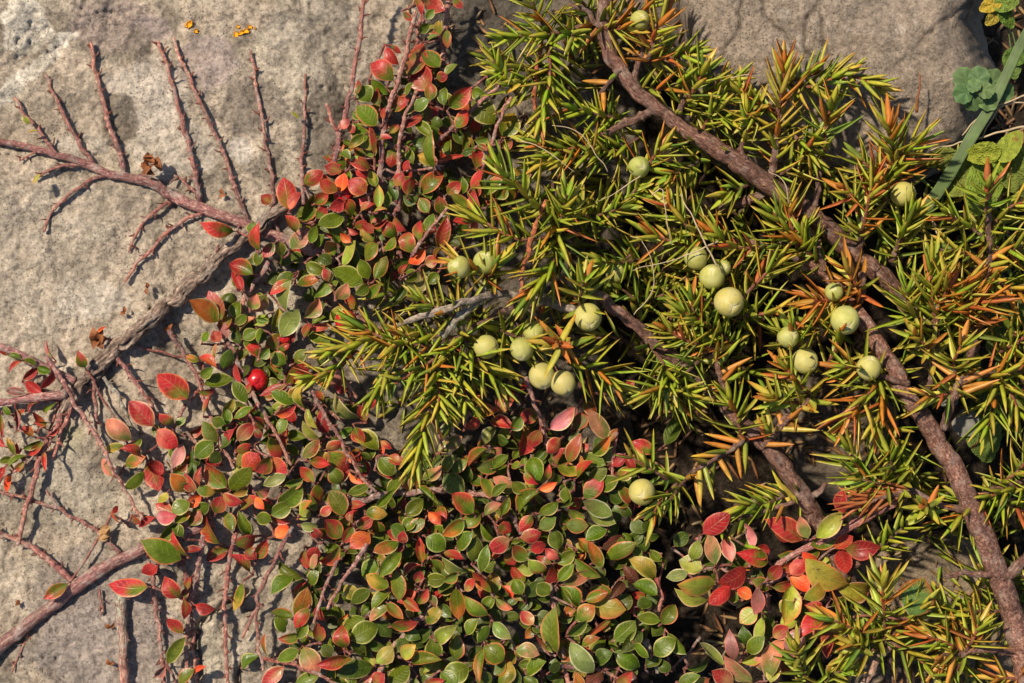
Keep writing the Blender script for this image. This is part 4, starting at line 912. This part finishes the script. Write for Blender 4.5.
jstem(JC, [(585, 288, 14), (608, 303, 16), (635, 325, 16), (665, 352, 12), (700, 382, 10), (740, 420, 12), (768, 448, 14), (795, 482, 14), (812, 512, 10), (830, 545, 0), (860, 600, -14), (900, 650, -22), (915, 720, -24)],
      [5, 6, 7, 7, 7, 8, 9.5, 9.5, 9, 7, 6, 6, 6], sides=22, tint2=(.7, .7, .7), amp=.16)
jstem(W_, [(398, 325, 48), (415, 318, 52), (432, 312, 54), (455, 306, 54), (478, 298, 50), (500, 293, 34), (540, 300, 18), (590, 318, 8)], [2.4, 3.6, 4, 4, 4.2, 4.6, 4.5, 5], sides=14, mat='dead', amp=.3, tint=(1, .95, .95))
def js(owner, lst):
    for it in lst:
        pts, r0, r1 = it[0], it[1], it[2]
        jstem(owner, pts, [r0, (r0 + r1) / 2 * 1.05, r1], 12, name='side_stem', amp=.26, nodes=.35, nodegap=6, mat=it[3] if len(it) > 3 else 'juniper', tint=it[4] if len(it) > 4 else (1, 1, 1))
js(T_, [([(634, 84, 34), (640, 62, 40), (646, 40, 44), (662, 22, 48)], 3.6, 2.2), ([(770, 185, 28), (774, 150, 36), (778, 115, 42), (784, 82, 48)], 3.8, 2.2), ([(655, 112, 32), (632, 120, 30), (602, 135, 28)], 4.2, 3.2),
        ([(812, 212, 24), (818, 185, 30), (824, 160, 36)], 3.2, 2.4), ([(858, 262, 14), (860, 235, 26), (864, 205, 40)], 4.2, 3), ([(678, 120, 34), (682, 105, 38), (690, 90, 40)], 3, 2),
        ([(720, 210, 0), (755, 198, 6), (795, 186, 8)], 5, 4), ([(745, 160, 32), (742, 152, 36), (742, 143, 38)], 3, 2), ([(600, 30, 34), (590, 15, 34), (570, 5, 30)], 2.5, 1.8), ([(608, 40, 36), (625, 25, 40), (640, 20, 42)], 3.5, 2.2)])
js(R_, [([(944, 430, 46), (950, 408, 54), (958, 382, 58)], 4.4, 3.4), ([(958, 384, 58), (978, 376, 58), (1002, 374, 56)], 3.2, 2.4), ([(908, 382, 42), (892, 379, 44), (878, 378, 46)], 3.2, 2.6), ([(995, 576, 50), (970, 573, 54), (944, 576, 56)], 3.8, 2.6),
        ([(1008, 578, 50), (1022, 562, 56), (1045, 545, 60)], 5.2, 4), ([(1016, 652, 46), (990, 650, 50), (962, 655, 52)], 4, 2.6), ([(968, 512, 44), (940, 504, 42), (908, 490, 42)], 3.4, 2.6), ([(858, 303, 34), (862, 286, 40), (862, 272, 44)], 3.8, 3.2),
        ([(826, 272, 30), (818, 255, 34), (820, 240, 36)], 2.6, 2), ([(936, 345, 36), (936, 318, 42), (938, 298, 46)], 3.6, 2.6), ([(925, 395, 44), (932, 372, 46), (936, 345, 36)], 3, 3), ([(960, 510, 40), (985, 495, 36), (1030, 478, 30)], 3.6, 3), ([(893, 262, 20), (900, 245, 26), (908, 225, 30)], 3.4, 2.4)])
js(JC, [([(730, 408, 16), (722, 380, 22), (712, 335, 26)], 3.4, 2.2), ([(686, 478, 22), (712, 462, 20), (748, 438, 18)], 2.6, 3.2), ([(762, 446, 20), (785, 422, 24), (812, 398, 28)], 3.8, 2.6), ([(812, 498, 14), (820, 490, 18), (826, 482, 20)], 3, 2.4),
        ([(735, 505, 10), (765, 498, 10), (795, 490, 12)], 2.6, 3), ([(855, 700, 20), (872, 668, 26), (890, 645, 32)], 4, 2.8, 'dead', (1.3, .9, .8)), ([(838, 600, -4), (850, 570, 2), (885, 545, 6)], 4, 3.4), ([(660, 350, 16), (680, 345, 20), (700, 338, 22)], 2.5, 2)])
js(W_, [([(442, 335, 38), (460, 318, 40), (480, 300, 40)], 3.8, 4, 'dead'), ([(484, 300, 40), (482, 285, 44), (478, 275, 46)], 3.6, 2.6, 'dead'), ([(545, 200, 44), (528, 250, 46), (520, 300, 44)], 2.2, 2, 'juniper', (2.6, 1.5, .9)), ([(470, 330, 22), (505, 310, 20), (540, 305, 18)], 3, 3)])
js(N_, [([(600, 20, 22), (570, 30, 22), (540, 38, 22)], 3, 2.4), ([(542, 40, 26), (536, 80, 30), (538, 128, 28)], 2.2, 1.6, 'juniper', (2.8, 1.5, .9))])
js(X_, [([(976, 345, 20), (984, 300, 34), (990, 250, 42)], 4.6, 3.6), ([(990, 250, 42), (990, 225, 44), (986, 205, 46)], 3.6, 2.6), ([(968, 360, 18), (974, 350, 20), (976, 345, 20)], 4.4, 4.6), ([(992, 300, 34), (1008, 290, 38), (1030, 285, 40)], 2.8, 2.2)])
js(S_, [([(902, 700, 0), (890, 660, 16), (882, 630, 34)], 3, 2.2), ([(810, 720, 10), (812, 690, 20), (800, 660, 30)], 2.4, 1.6)])

# ------------------------------------------------------------------ juniper shoots: owner, base x y z, tip x y z, needle length, orange share
SH = """N 548 30 24 538 128 30 27 .22|N 585 28 20 503 40 26 25 .12|N 548 32 20 528 -10 24 27 .12|N 566 30 26 575 42 40 17 0|N 542 66 26 500 74 24 25 .1|N 592 12 20 556 -14 22 28 .2|T 612 18 28 660 -4 32 28 .5|T 650 60 44 665 14 52 33 .65|T 646 62 34 694 54 30 25 .2|T 636 88 34 690 76 28 29 .15|T 680 112 34 703 70 44 31 .45
T 676 114 30 735 80 28 27 .3|T 700 142 26 718 108 34 28 .3|T 738 152 30 746 112 42 30 .22|T 620 118 12 556 104 6 28 .06|N 628 158 6 530 142 10 26 .1|N 645 132 10 548 162 14 26 .1|W 620 150 14 532 168 22 28 .25|T 600 20 30 630 30 44 28 .7|T 690 95 20 735 125 24 27 .1|T 760 180 10 725 195 14 26 .1
W 552 182 40 524 302 48 33 .28|W 556 222 40 496 168 50 36 .22|W 560 236 36 470 214 44 34 .2|N 548 240 34 566 196 50 27 .08|W 580 310 40 583 282 58 31 .12|W 500 280 40 456 262 50 27 .75|W 480 290 42 500 258 50 26 .45|W 570 345 40 556 342 60 26 .6|W 566 362 26 615 384 30 37 .15|C 700 360 30 650 392 30 35 .1|C 650 345 18 668 384 34 34 .08
N 606 202 10 660 192 18 27 .04|T 640 182 26 664 146 36 29 .4|N 600 225 8 636 190 20 26 .02|N 580 215 6 622 208 26 26 .02|R 722 238 34 666 204 40 31 .4|R 700 250 26 650 236 30 32 .22|C 735 345 26 682 312 38 33 .22|C 722 350 30 664 328 40 25 .4|R 742 300 32 776 262 42 33 .5|R 738 318 30 786 318 34 30 .32|R 780 244 32 708 232 38 30 .45
R 802 262 30 786 200 38 32 .25|R 812 256 30 770 212 34 30 .2|T 860 240 34 872 176 50 29 .62|T 862 215 40 840 188 46 26 .5|T 896 262 22 912 212 36 32 .12|R 862 304 36 812 300 46 33 .85|R 864 300 38 842 268 50 30 .8|R 938 345 36 928 268 50 40 .16|R 938 325 40 904 286 46 36 .12|R 938 320 42 944 278 54 33 .7|R 940 322 42 986 300 46 35 .75|R 936 310 40 966 282 44 33 .2
X 986 218 44 984 188 54 31 .22|X 990 232 42 1028 200 44 28 .5|X 988 240 40 944 214 44 28 .08|X 986 268 36 948 250 38 28 .15|X 984 282 32 956 296 36 28 .2|X 992 252 38 1036 244 40 28 .3|X 992 278 34 1036 300 36 30 .6|X 976 340 24 964 308 44 34 .75|R 934 358 42 912 334 50 24 .65|R 958 380 56 958 344 62 31 .55|R 990 376 56 1036 370 56 35 .5
R 996 378 54 1016 414 50 34 .35|R 1000 378 50 984 426 44 34 .12|X 1000 352 30 1040 322 40 34 .5|R 958 384 56 924 396 54 28 .6|R 1040 486 28 980 498 30 31 .25|R 998 486 34 1028 452 40 31 .45|R 1004 500 28 1044 530 26 31 .2|R 985 498 34 952 520 30 30 .3|C 824 372 30 836 328 44 34 .2|C 818 368 30 788 330 40 31 .25|R 882 378 46 846 418 42 37 .72|R 880 380 46 874 424 40 34 .55|R 876 376 42 842 366 44 32 .35
C 812 398 30 784 368 38 31 .5|C 806 404 28 770 396 34 29 .35|R 886 424 20 900 462 24 33 .1|R 880 490 24 846 448 34 37 .12|R 905 492 34 858 478 36 34 .15|R 906 486 38 886 452 44 32 .1|R 926 512 44 922 505 56 20 .35|C 684 478 24 652 512 42 31 .18|C 668 480 26 630 456 34 30 .2|C 690 476 24 668 500 40 28 .15|C 800 492 14 742 505 18 30 .08|C 650 372 20 690 395 22 34 .1
W 462 338 34 326 352 36 29 .3|W 450 345 34 416 466 42 30 .26|W 440 348 34 352 322 38 27 .28|W 458 332 24 500 384 24 35 .06|W 412 338 30 374 396 30 27 .12|W 470 320 34 420 300 42 27 .3|W 452 350 30 396 384 32 29 .18|W 356 350 30 306 378 26 22 .35|W 460 345 26 466 402 26 32 .08|W 430 352 34 440 410 40 28 .2|W 420 335 36 388 350 44 26 .4|W 500 330 14 530 340 24 30 .15
S 886 645 34 880 584 56 35 .3|S 886 642 32 830 618 44 33 .22|S 888 642 32 918 606 44 31 .25|S 890 642 32 922 662 40 31 .4|S 880 650 30 850 640 40 30 .25|R 964 656 52 976 622 60 32 .6|R 966 656 50 924 634 52 34 .45|R 966 658 48 940 686 44 31 .3|R 1000 612 10 948 612 16 30 .02|R 975 600 6 984 556 20 30 .04|S 816 700 26 794 646 46 29 .06|S 820 690 24 840 668 30 26 .1|R 1030 690 40 994 676 46 32 .75|S 956 622 8 932 596 22 24 .02
C 712 520 6 744 545 14 28 .05|C 640 260 0 600 262 8 28 .02|T 780 175 26 812 140 32 28 .2|T 825 160 34 830 104 48 30 .36|T 886 205 26 886 126 50 35 .45|T 884 190 30 920 140 44 33 .3|T 776 172 34 783 66 52 30 .7|T 786 82 44 884 92 36 26 .2|T 784 84 40 838 76 46 27 .4|T 756 112 34 738 90 40 26 .3|T 778 110 38 750 120 40 28 .35|T 790 130 30 812 160 28 26 .2
T 884 200 30 858 160 42 30 .3|R 826 268 26 800 232 34 28 .2|C 706 330 24 690 300 34 30 .3|R 742 262 24 716 300 26 30 .15|T 700 160 20 668 176 26 28 .12|N 520 100 20 494 62 26 24 .1|N 560 60 14 520 84 24 25 .1|R 870 560 18 905 522 26 26 .1|X 1010 330 20 1036 350 28 30 .3|C 740 440 18 728 398 24 33 .2"""
for part in SH.replace('\n', '|').split('|'):
    a = part.split()
    if not a: continue
    o = juni[a[0]]; b = V(*map(float, a[1:4])); t = V(*map(float, a[4:7])); nl = float(a[7]) * 1.34; t = t + np.array((0, 0, 12.0)); b = b - np.array((0, 0, 4.0)); og = float(a[8])
    gn, gs = Geo(), Geo()
    if np.linalg.norm(t - b) < 24: t = b + unit(t - b) * 24
    bare = (a[0] == 'C' and float(a[1]) in (684, 690, 668, 712))
    shoot_geo(gn, gs, b, t, nl, og, gap=6.9 if not bare else 9, sparse=.92 if not bare else .7)
    tw = gs.build('shoot', M['juniper'], o, org(o)); gn.build('needles', M['needle'], tw, org(o))
# loose older needles along the half bare twigs
def bare_twig(o, b, t, nl, og, n, dead=False, spread=1.0):
    gn, gs = Geo(), Geo(); b = V(*b); t = V(*t); ax = unit(t - b)
    tube(gs, [b, (b + t) / 2, t], 2.2, 1.8, 8, 3, .3, .5, 5)
    for i in range(n):
        u = (i + .5) / n; p = b + (t - b) * u; A = unit(np.cross(ax, (0, 0, 1))); B = np.cross(ax, A)
        a = rng.uniform(-.5, 3.6) if i % 2 else rng.uniform(2.4, 6.6)
        rad = A * math.cos(a) + B * math.sin(a); d = unit(ax * rng.uniform(.1, 1.0) + rad * spread)
        c0 = jit((.40, .10, .03)) if dead else (jit(NOR) if rng.uniform() < og else jit(NG if rng.uniform() < .5 else NYEL))
        needle(gn, p, d, np.array((0, 0, 1.0)), nl * rng.uniform(.85, 1.25), 5.2 if not dead else 3.6, c0, jit((.46, .17, .05)) if dead else jit(NYEL if rng.uniform() < .5 else NOR), rng.uniform(-.1, .1))
    tw = gs.build('shoot', M['juniper'], o, org(o)); gn.build('needles', M['needle'], tw, org(o))
bare_twig(JC, (748, 438, 20), (688, 476, 26), 34, .35, 13); bare_twig(JC, (724, 392, 24), (711, 335, 28), 36, .25, 14); bare_twig(JC, (762, 446, 24), (812, 396, 32), 34, .5, 16)
bare_twig(R_, (912, 488, 46), (862, 504, 42), 34, 1, 16, True, .22); bare_twig(R_, (905, 494, 44), (875, 498, 40), 32, 1, 10, True, .2)
bare_twig(R_, (960, 655, 54), (940, 655, 54), 34, .7, 10); bare_twig(R_, (956, 400, 56), (962, 376, 60), 36, .7, 8); bare_twig(X_, (985, 300, 38), (990, 255, 46), 28, .5, 14); bare_twig(T_, (620, 70, 40), (600, 95, 40), 32, .8, 3)
bare_twig(T_, (648, 60, 46), (655, 35, 50), 32, .9, 6); bare_twig(JC, (800, 500, 20), (735, 520, 16), 34, .1, 10)

# under storey of the juniper: older, greener shoots deep between the stems
JZONE = [('N', [(500, 20), (600, 0), (690, 0), (640, 90), (690, 150), (700, 200), (640, 250), (560, 270), (540, 200), (560, 140), (500, 80)], 40),
         ('W', [(390, 300), (480, 270), (560, 280), (640, 330), (650, 370), (560, 350), (480, 360), (440, 400), (400, 400), (350, 350)], 20),
         ('R', [(660, 200), (740, 200), (800, 240), (860, 320), (900, 390), (870, 400), (790, 380), (720, 330), (690, 300)], 44),
         ('T', [(700, 80), (760, 100), (820, 120), (900, 160), (920, 230), (900, 270), (840, 230), (760, 170), (700, 130)], 40),
         ('X', [(900, 210), (960, 180), (1060, 190), (1070, 420), (1000, 430), (940, 400), (890, 300)], 60),
         ('C', [(590, 250), (660, 240), (720, 300), (760, 390), (720, 400), (680, 400), (640, 410), (610, 340)], 44),
         ('R', [(870, 420), (920, 420), (960, 520), (980, 560), (880, 540), (850, 500)], 16),
         ('R', [(990, 430), (1070, 430), (1070, 760), (1040, 760), (1020, 600), (980, 500)], 30),
         ('S', [(920, 590), (990, 600), (1010, 760), (840, 760), (860, 700), (930, 680)], 20)]
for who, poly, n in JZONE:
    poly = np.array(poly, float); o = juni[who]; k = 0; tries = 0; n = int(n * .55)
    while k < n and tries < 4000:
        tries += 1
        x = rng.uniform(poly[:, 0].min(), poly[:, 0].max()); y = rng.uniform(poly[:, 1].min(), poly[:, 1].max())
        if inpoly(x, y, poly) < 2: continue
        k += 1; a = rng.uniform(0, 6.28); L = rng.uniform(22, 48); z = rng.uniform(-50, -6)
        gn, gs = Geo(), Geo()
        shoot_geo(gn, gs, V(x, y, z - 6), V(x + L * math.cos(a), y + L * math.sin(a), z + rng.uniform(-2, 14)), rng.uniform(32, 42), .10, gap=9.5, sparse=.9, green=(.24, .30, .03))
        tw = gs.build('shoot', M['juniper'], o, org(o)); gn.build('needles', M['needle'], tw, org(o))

# ------------------------------------------------------------------ juniper berries
BER = [('T', 640, 20, 9.5, 56, (.2, .2, 1)), ('T', 639, 167, 10.5, 40, (.3, -.1, 1)), ('W', 459, 267, 11, 62, (-.3, .2, 1)), ('W', 485, 262, 11.5, 50, (.1, .6, .8)), ('W', 486, 347, 12, 26, (.8, .1, .4)),
       ('W', 522, 349, 11.5, 44, (-.1, -.8, .6)), ('W', 542, 376, 13, 30, (.1, -.8, .5)), ('W', 563, 383, 12.5, 32, (.4, -.8, .5)), ('C', 588, 317, 13.5, 52, (.1, -.6, .8)), ('W', 534, 332, 11, 30, (.1, -.5, 1)),
       ('R', 696, 258, 11.5, 46, (0, .3, 1)), ('R', 712, 277, 12.5, 46, (-.1, .5, .9)), ('R', 729, 302, 14.5, 58, (.15, -.35, 1)), ('R', 845, 320, 14, 62, (.1, -.5, 1)), ('R', 834, 292, 9, 52, (-.2, .4, 1)),
       ('C', 788, 337, 10.5, 54, (.4, .2, 1)), ('C', 805, 361, 12.5, 48, (.5, -.3, .5)), ('R', 869, 368, 12, 58, (.0, .8, .7)), ('C', 642, 492, 13, 44, (-.1, -.2, 1)), ('T', 903, 194, 12, 36, (.6, .2, .3)), ('T', 668, 38, 8, 30, (0, 0, 1)),
       ('R', 723, 268, 8, 36, (.2, .2, 1)), ('C', 616, 272, 11, -4, (0, .1, 1))]
for k, x, y, r, z, ax in BER:
    g = Geo(); o = juni[k]; c = V(x, y, z)
    berry_geo(g, c, r, np.array(ax, float), jit((.40, .37, .10) if r > 11.6 else (.31, .32, .075), .06))
    b = g.build('berry', M['berry'], o, org(o)); g2 = Geo(); a = unit(np.array(ax, float))
    tube(g2, [c - a * r * .9, c - a * (r + 5) + np.array((0, 0, -1)), c - a * (r + 9) + np.array((0, 0, -5))], 1.2, 1.4, 6, 2, .1, tint=(1, 1, .8)); g2.build('stalk', M['juniper'], b, org(o))

# ------------------------------------------------------------------ dry grass, straws and the herbs at the right edge
def straw(pts, r0, r1, label, name='dry_grass_stem', group='dry straws caught among the shoots', mat='straw'):
    g = Geo(); p = P3(pts); tube(g, p, r0 * .68, r1 * .62, 6, 3, .08, wob=.5); o = g.build(name, M[mat], None, p[0]); tag(o, label, 'dry straw' if mat == 'straw' else 'twig', group if mat == 'straw' else None)
straw([(681, 194, 66), (700, 232, 70), (716, 266, 68)], .8, 1.5, 'stiff white straw pointing down at the pair of touching green berries')
straw([(770, 171, 62), (782, 180, 64), (788, 195, 62), (789, 205, 56)], .6, 1.0, 'short pale straw curling over the thick upper juniper stem')
straw([(553, 125, 58), (575, 130, 62), (592, 148, 62), (608, 172, 56)], .5, .9, 'hair-thin curved straw arching over the upper juniper needles')
straw([(520, 140, 60), (545, 150, 62), (575, 172, 60)], .9, .4, 'pale straw between the cotoneaster leaves and the hanging juniper spray')
straw([(652, 196, 60), (662, 190, 62), (668, 225, 60), (672, 245, 52)], .9, .8, 'bent kinked straw left of the orange-tipped central shoot')
straw([(718, 242, 64), (685, 256, 64), (632, 270, 60)], 1.2, .5, 'long brown straw lying level across the central juniper shoots', )
straw([(642, 240, 60), (652, 262, 60), (652, 290, 58), (634, 315, 56)], .5, .8, 'wavy thin straw above the dark gap in the central juniper')
straw([(640, 176, 62), (618, 192, 60), (598, 202, 58)], 1.0, .4, 'short straight straw crossing below the upper round berry')
straw([(720, 81, 52), (742, 76, 54), (760, 71, 54)], 1.0, .8, 'whitish straw lying in front of the smooth top right boulder')
straw([(1040, 88, 20), (1015, 100, 20), (985, 112, 14), (962, 135, 0)], 1.6, 1.2, 'tan straw bending above the wrinkled yellow-green leaves', )
straw([(1040, 124, 24), (1010, 130, 22), (980, 138, 14), (930, 150, 4)], 2.0, 1.0, 'thickest tan straw running to the foot of the top right boulder')
straw([(1050, 104, 14), (1008, 104, 16), (992, 118, 12), (982, 140, 4)], 1.4, 1.0, 'curved pale straw behind the thickest tan straw')
straw([(930, 215, 12), (942, 245, 24), (952, 265, 30), (956, 290, 20)], 1.3, 1.6, 'grey-brown straw between the big green juniper shoot and the dark rough twig')
straw([(916, 112, 34), (917, 98, 42), (920, 84, 46), (920, 73, 48)], 2.2, 1.0, 'reddish-brown dry twig stub standing up against the top right boulder', 'dry_twig', mat='husk')

def ribbon(pts, w0, w1, label):
    g = Geo(); c = smooth_path(P3(pts), 6); n = len(c); T = np.gradient(c, axis=0); T /= np.linalg.norm(T, axis=1)[:, None]
    A = np.cross(T, (0, .25, 1)); A /= np.linalg.norm(A, axis=1)[:, None]; B = np.cross(A, T); v = []
    for i in range(n):
        w = (w0 + (w1 - w0) * i / (n - 1)) * (1 + .04 * math.sin(i * .9))
        for s in (-1, -.5, 0, .5, 1): v.append(c[i] + A[i] * s * w + B[i] * (abs(s) * w * .25))
        for s in (1, 0, -1): v.append(c[i] + A[i] * s * w * .97 + B[i] * (abs(s) * w * .25 - 1.0))
    f = [(i * 8 + j, i * 8 + (j + 1) % 8, (i + 1) * 8 + (j + 1) % 8, (i + 1) * 8 + j) for i in range(n - 1) for j in range(8)]
    f = [tuple(reversed(q)) for q in f]
    uvb = [(s, 0, 0) for _ in range(n) for s in (-1, -.5, 0, .5, 1, 1, 0, -1)]
    g.add(v, f, luv=uvb); o = g.build('grass_blade', M['grass'], None, c[0]); tag(o, label, 'grass blade')
ribbon([(1045, 0, 26), (1022, 42, 28), (1004, 80, 28), (990, 108, 26), (976, 130, 22), (958, 160, 16), (938, 192, 6), (915, 220, -6)], 4.6, 6.5, 'broad flat green grass blade slanting past the top right boulder')

def lobed(o, cx, cy, z, r, ang, tint, lobes=5):
    """rounded leaflet with scalloped margin"""
    g = Geo(); n = 48; v = [V(cx, cy, z)]; pg = [tint]; rings = 5 if lobes == 5 else 8
    tilt = np.array((rng.normal(0, .25), rng.normal(0, .25)))
    for k in range(1, rings + 1):
        for i in range(n):
            a = 2 * math.pi * i / n; rel = (a - ang + math.pi) % (2 * math.pi) - math.pi
            R = r * ((.72 + .28 * math.cos(rel)) if lobes == 5 else .60 / math.sqrt((.60 * math.cos(rel)) ** 2 + math.sin(rel) ** 2) * (1 + .14 * math.exp(-(rel / .25) ** 2))) * (1 + ((.13 if lobes == 5 else .07) * abs(math.sin(rel * lobes)) ** .7 if abs(rel) < 2.4 else -.15 * (abs(rel) - 2.4)))
            rr = R * k / rings; dx, dy = rr * math.cos(a), -rr * math.sin(a)
            fold = (.16 if lobes == 5 else .30) * abs(math.sin(rel)) * rr + .5 * math.sin(rel * 6) * k / rings + (0 if lobes == 5 else 1.1 * float(vnoise(dx / 3.2 + cx, dy / 3.2 + cy, 0)))
            v.append(V(cx + dx, cy + dy, z + tilt[0] * dx + tilt[1] * dy + fold - .012 * rr * rr)); pg.append(np.array(tint) * (1 + .16 * math.sin(rel * 6)) * (1.25 if k == rings else 1))
    f = [(0, 1 + i, 1 + (i + 1) % n) for i in range(n)]
    for k in range(rings - 1):
        for i in range(n): f.append((1 + k * n + i, 1 + (k + 1) * n + i, 1 + (k + 1) * n + (i + 1) % n, 1 + k * n + (i + 1) % n))
    f = [tuple(reversed(q)) for q in f]
    g.add(v, [q[::-1] for q in f], pigment=pg); return g
def herb(name, label, base, leaves, mat, stemcol=(.6, 1.4, .6)):
    o = thing(name, label, 'herb', V(*base))
    for (cx, cy, z, r, ang, tint) in leaves:
        g = lobed(o, cx, cy, z, r, ang, jit(tint, .1), 9 if mat == 'wrinkled' else 5); lf = g.build('leaf', M[mat], o, org(o))
        g2 = Geo(); tube(g2, [V(*base), (V(*base) + V(cx, cy, z)) / 2 + np.array((0, 0, 2)), V(cx, cy, z - .6)], .9, .7, 6, 4, .05); g2.build('leaf_stalk', M['grass'], lf, org(o))
    return o
bl = (.085, .15, .05)
herb('lobed_leaf_herb', 'small blue-green herb with rounded scalloped leaflets beside the grass blade and boulder', (976, 86, 14),
     [(966, 80, 34, 13, 2.4, bl), (978, 80, 36, 13, 1.3, bl), (966, 92, 34, 12.5, 3.6, bl), (973, 97, 32, 13, 4.6, bl), (988, 97, 26, 13, 4.9, bl), (992, 82, 28, 13, .9, bl), (975, 88, 41, 9, 2.0, bl), (984, 89, 38, 10, 5.6, bl), (1000, 92, 20, 13, .1, bl)], 'lobed')
yg = (.21, .26, .035); yg2 = (.13, .18, .035)
herb('wrinkled_leaf_herb', 'yellow-green herb with wrinkled crinkly leaves below the straws at the right edge', (1000, 170, 0),
     [(985, 153, 30, 18, 3.3, yg), (1008, 148, 34, 18, .9, yg), (1000, 160, 22, 13, 4.8, yg), (1015, 170, 16, 30, 5.4, yg2), (965, 178, 4, 26, 3.6, yg2), (985, 182, 10, 30, 4.4, (.18, .23, .035)), (1030, 160, 14, 24, .3, yg), (950, 160, -8, 18, 2.6, yg2)], 'wrinkled')
herb('wrinkled_leaf_herb', 'tiny orange-tinged wrinkled leaves in the top right corner above the grass blade', (1002, -6, -10),
     [(992, 4, 10, 12, 3.6, (.34, .22, .03)), (1004, 4, 12, 13, .2, (.14, .2, .035)), (994, 17, 6, 10, 3.9, (.26, .24, .035)), (1006, 16, 4, 12, 5.2, (.1, .16, .03)), (1018, 55, -10, 16, .5, (.08, .14, .03)), (1012, 62, -16, 15, 4.9, (.09, .15, .035)), (1004, -8, 8, 16, 1.5, (.12, .18, .03))], 'wrinkled')
herb('wrinkled_leaf_herb', 'dull green netted leaves hidden between the right stem and the juniper needles', (985, 400, -40),
     [(982, 428, 4, 30, 4.9, (.09, .12, .03)), (1005, 335, 6, 30, 1.4, (.08, .12, .03)), (1015, 315, 2, 22, .4, (.09, .13, .03)), (985, 390, -6, 26, 2.2, (.08, .11, .03))], 'wrinkled')
g = lobed(None, 953, 396, 20, 15, 3.0, bl); o = g.build('dead_leaf', M['deadleaf'], None, V(953, 396, 20)); tag(o, 'smaller silvery dead leaf tucked under the forked stub of the right juniper stem', 'dead leaf')
g = lobed(None, 962, 420, 14, 17, 5.6, bl); o = g.build('dead_leaf', M['deadleaf'], None, V(962, 420, 14)); tag(o, 'larger dull grey dead leaf beside the thick right juniper stem', 'dead leaf')
def dry_leaf(cx, cy, label):
    g = Geo()
    for k in range(4):
        a = k * 1.5 + .4; z = surf(cx, cy) + 12
        leaf(g, V(cx - 6 * math.cos(a), cy, z), V(cx + 9 * math.cos(a + .5), cy + 7 * math.sin(a), z + 3), 11, (.52, .33, .16), (.40, .22, .09), (.5, .35, .2), fold=.6, curl=.3)
    o = g.build('dead_leaf', M['dryleaf'], None, V(cx, cy, surf(cx, cy))); tag(o, label, 'dead leaf')
M['dryleaf'] = mat_simple('papery_tan_leaf', (.42, .25, .11), .7, 300, .4, .3, .2, .6)
dry_leaf(105, 533, 'crumpled papery tan leaf caught above the smooth brown lower left branch')
# brown scraps and bud scales lying on the boulder
for (x, y, lb) in [(148, 288, 'brown bark scrap on the boulder just above the gnarled branch'), (125, 312, 'ragged brown scrap left of the gnarled branch'), (20, 602, 'flat tan scrap on the boulder above the lower left branch'),
                   (110, 628, 'brown scrap left of the thick tan hanging twig, upper one'), (110, 665, 'brown scrap left of the thick tan hanging twig, lower one'), (222, 194, 'brown bud scale lying behind the row of bare twigs'), (170, 330, 'reddish scrap on the dark hollow of the boulder')]:
    g = Geo()
    for k in range(3):
        a = rng.uniform(0, 6.28); L = rng.uniform(4, 8); z = surf(x, y) + 6
        leaf(g, V(x, y, z), V(x + L * math.cos(a), y + L * math.sin(a), z + rng.uniform(0, 4)), 4.5, (.3, .15, .06), (.22, .09, .04), (.3, .2, .1), fold=.5, curl=.2)
    o = g.build('plant_scrap', M['husk'], None, V(x, y, surf(x, y))); tag(o, lb, 'plant scrap', 'dry scraps lying on the boulder')

# fallen brown needles and leaf crumbs caught on the rocks and soil in the gaps
g = Geo()
for (x0, y0, x1, y1, n) in [(690, 560, 745, 690, 60), (780, 385, 900, 480, 110), (530, 395, 680, 470, 80), (870, 540, 1000, 690, 110), (660, 400, 760, 560, 90), (400, 0, 520, 150, 50), (600, 0, 690, 80, 30), (990, 0, 1030, 200, 60), (380, 270, 460, 330, 30)]:
    for _ in range(n):
        x, y = rng.uniform(x0, x1), rng.uniform(y0, y1); z = top_at(x, y) + 1.6; a = rng.uniform(0, 6.28)
        c0 = jit([(.24, .11, .045), (.16, .07, .03), (.34, .20, .09)][rng.integers(3)])
        needle(g, V(x, y, z), np.array((math.cos(a), math.sin(a), rng.uniform(-.05, .12))), np.array((0, 0, 1.0)), rng.uniform(10, 26), 3.4, c0, c0 * .7, rng.uniform(-.05, .1))
o = g.build('fallen_needles', M['needle'], None, V(800, 450, -60)); tag(o, 'brown fallen needles littering the rocks and soil below the juniper', 'needle litter', None, 'stuff')
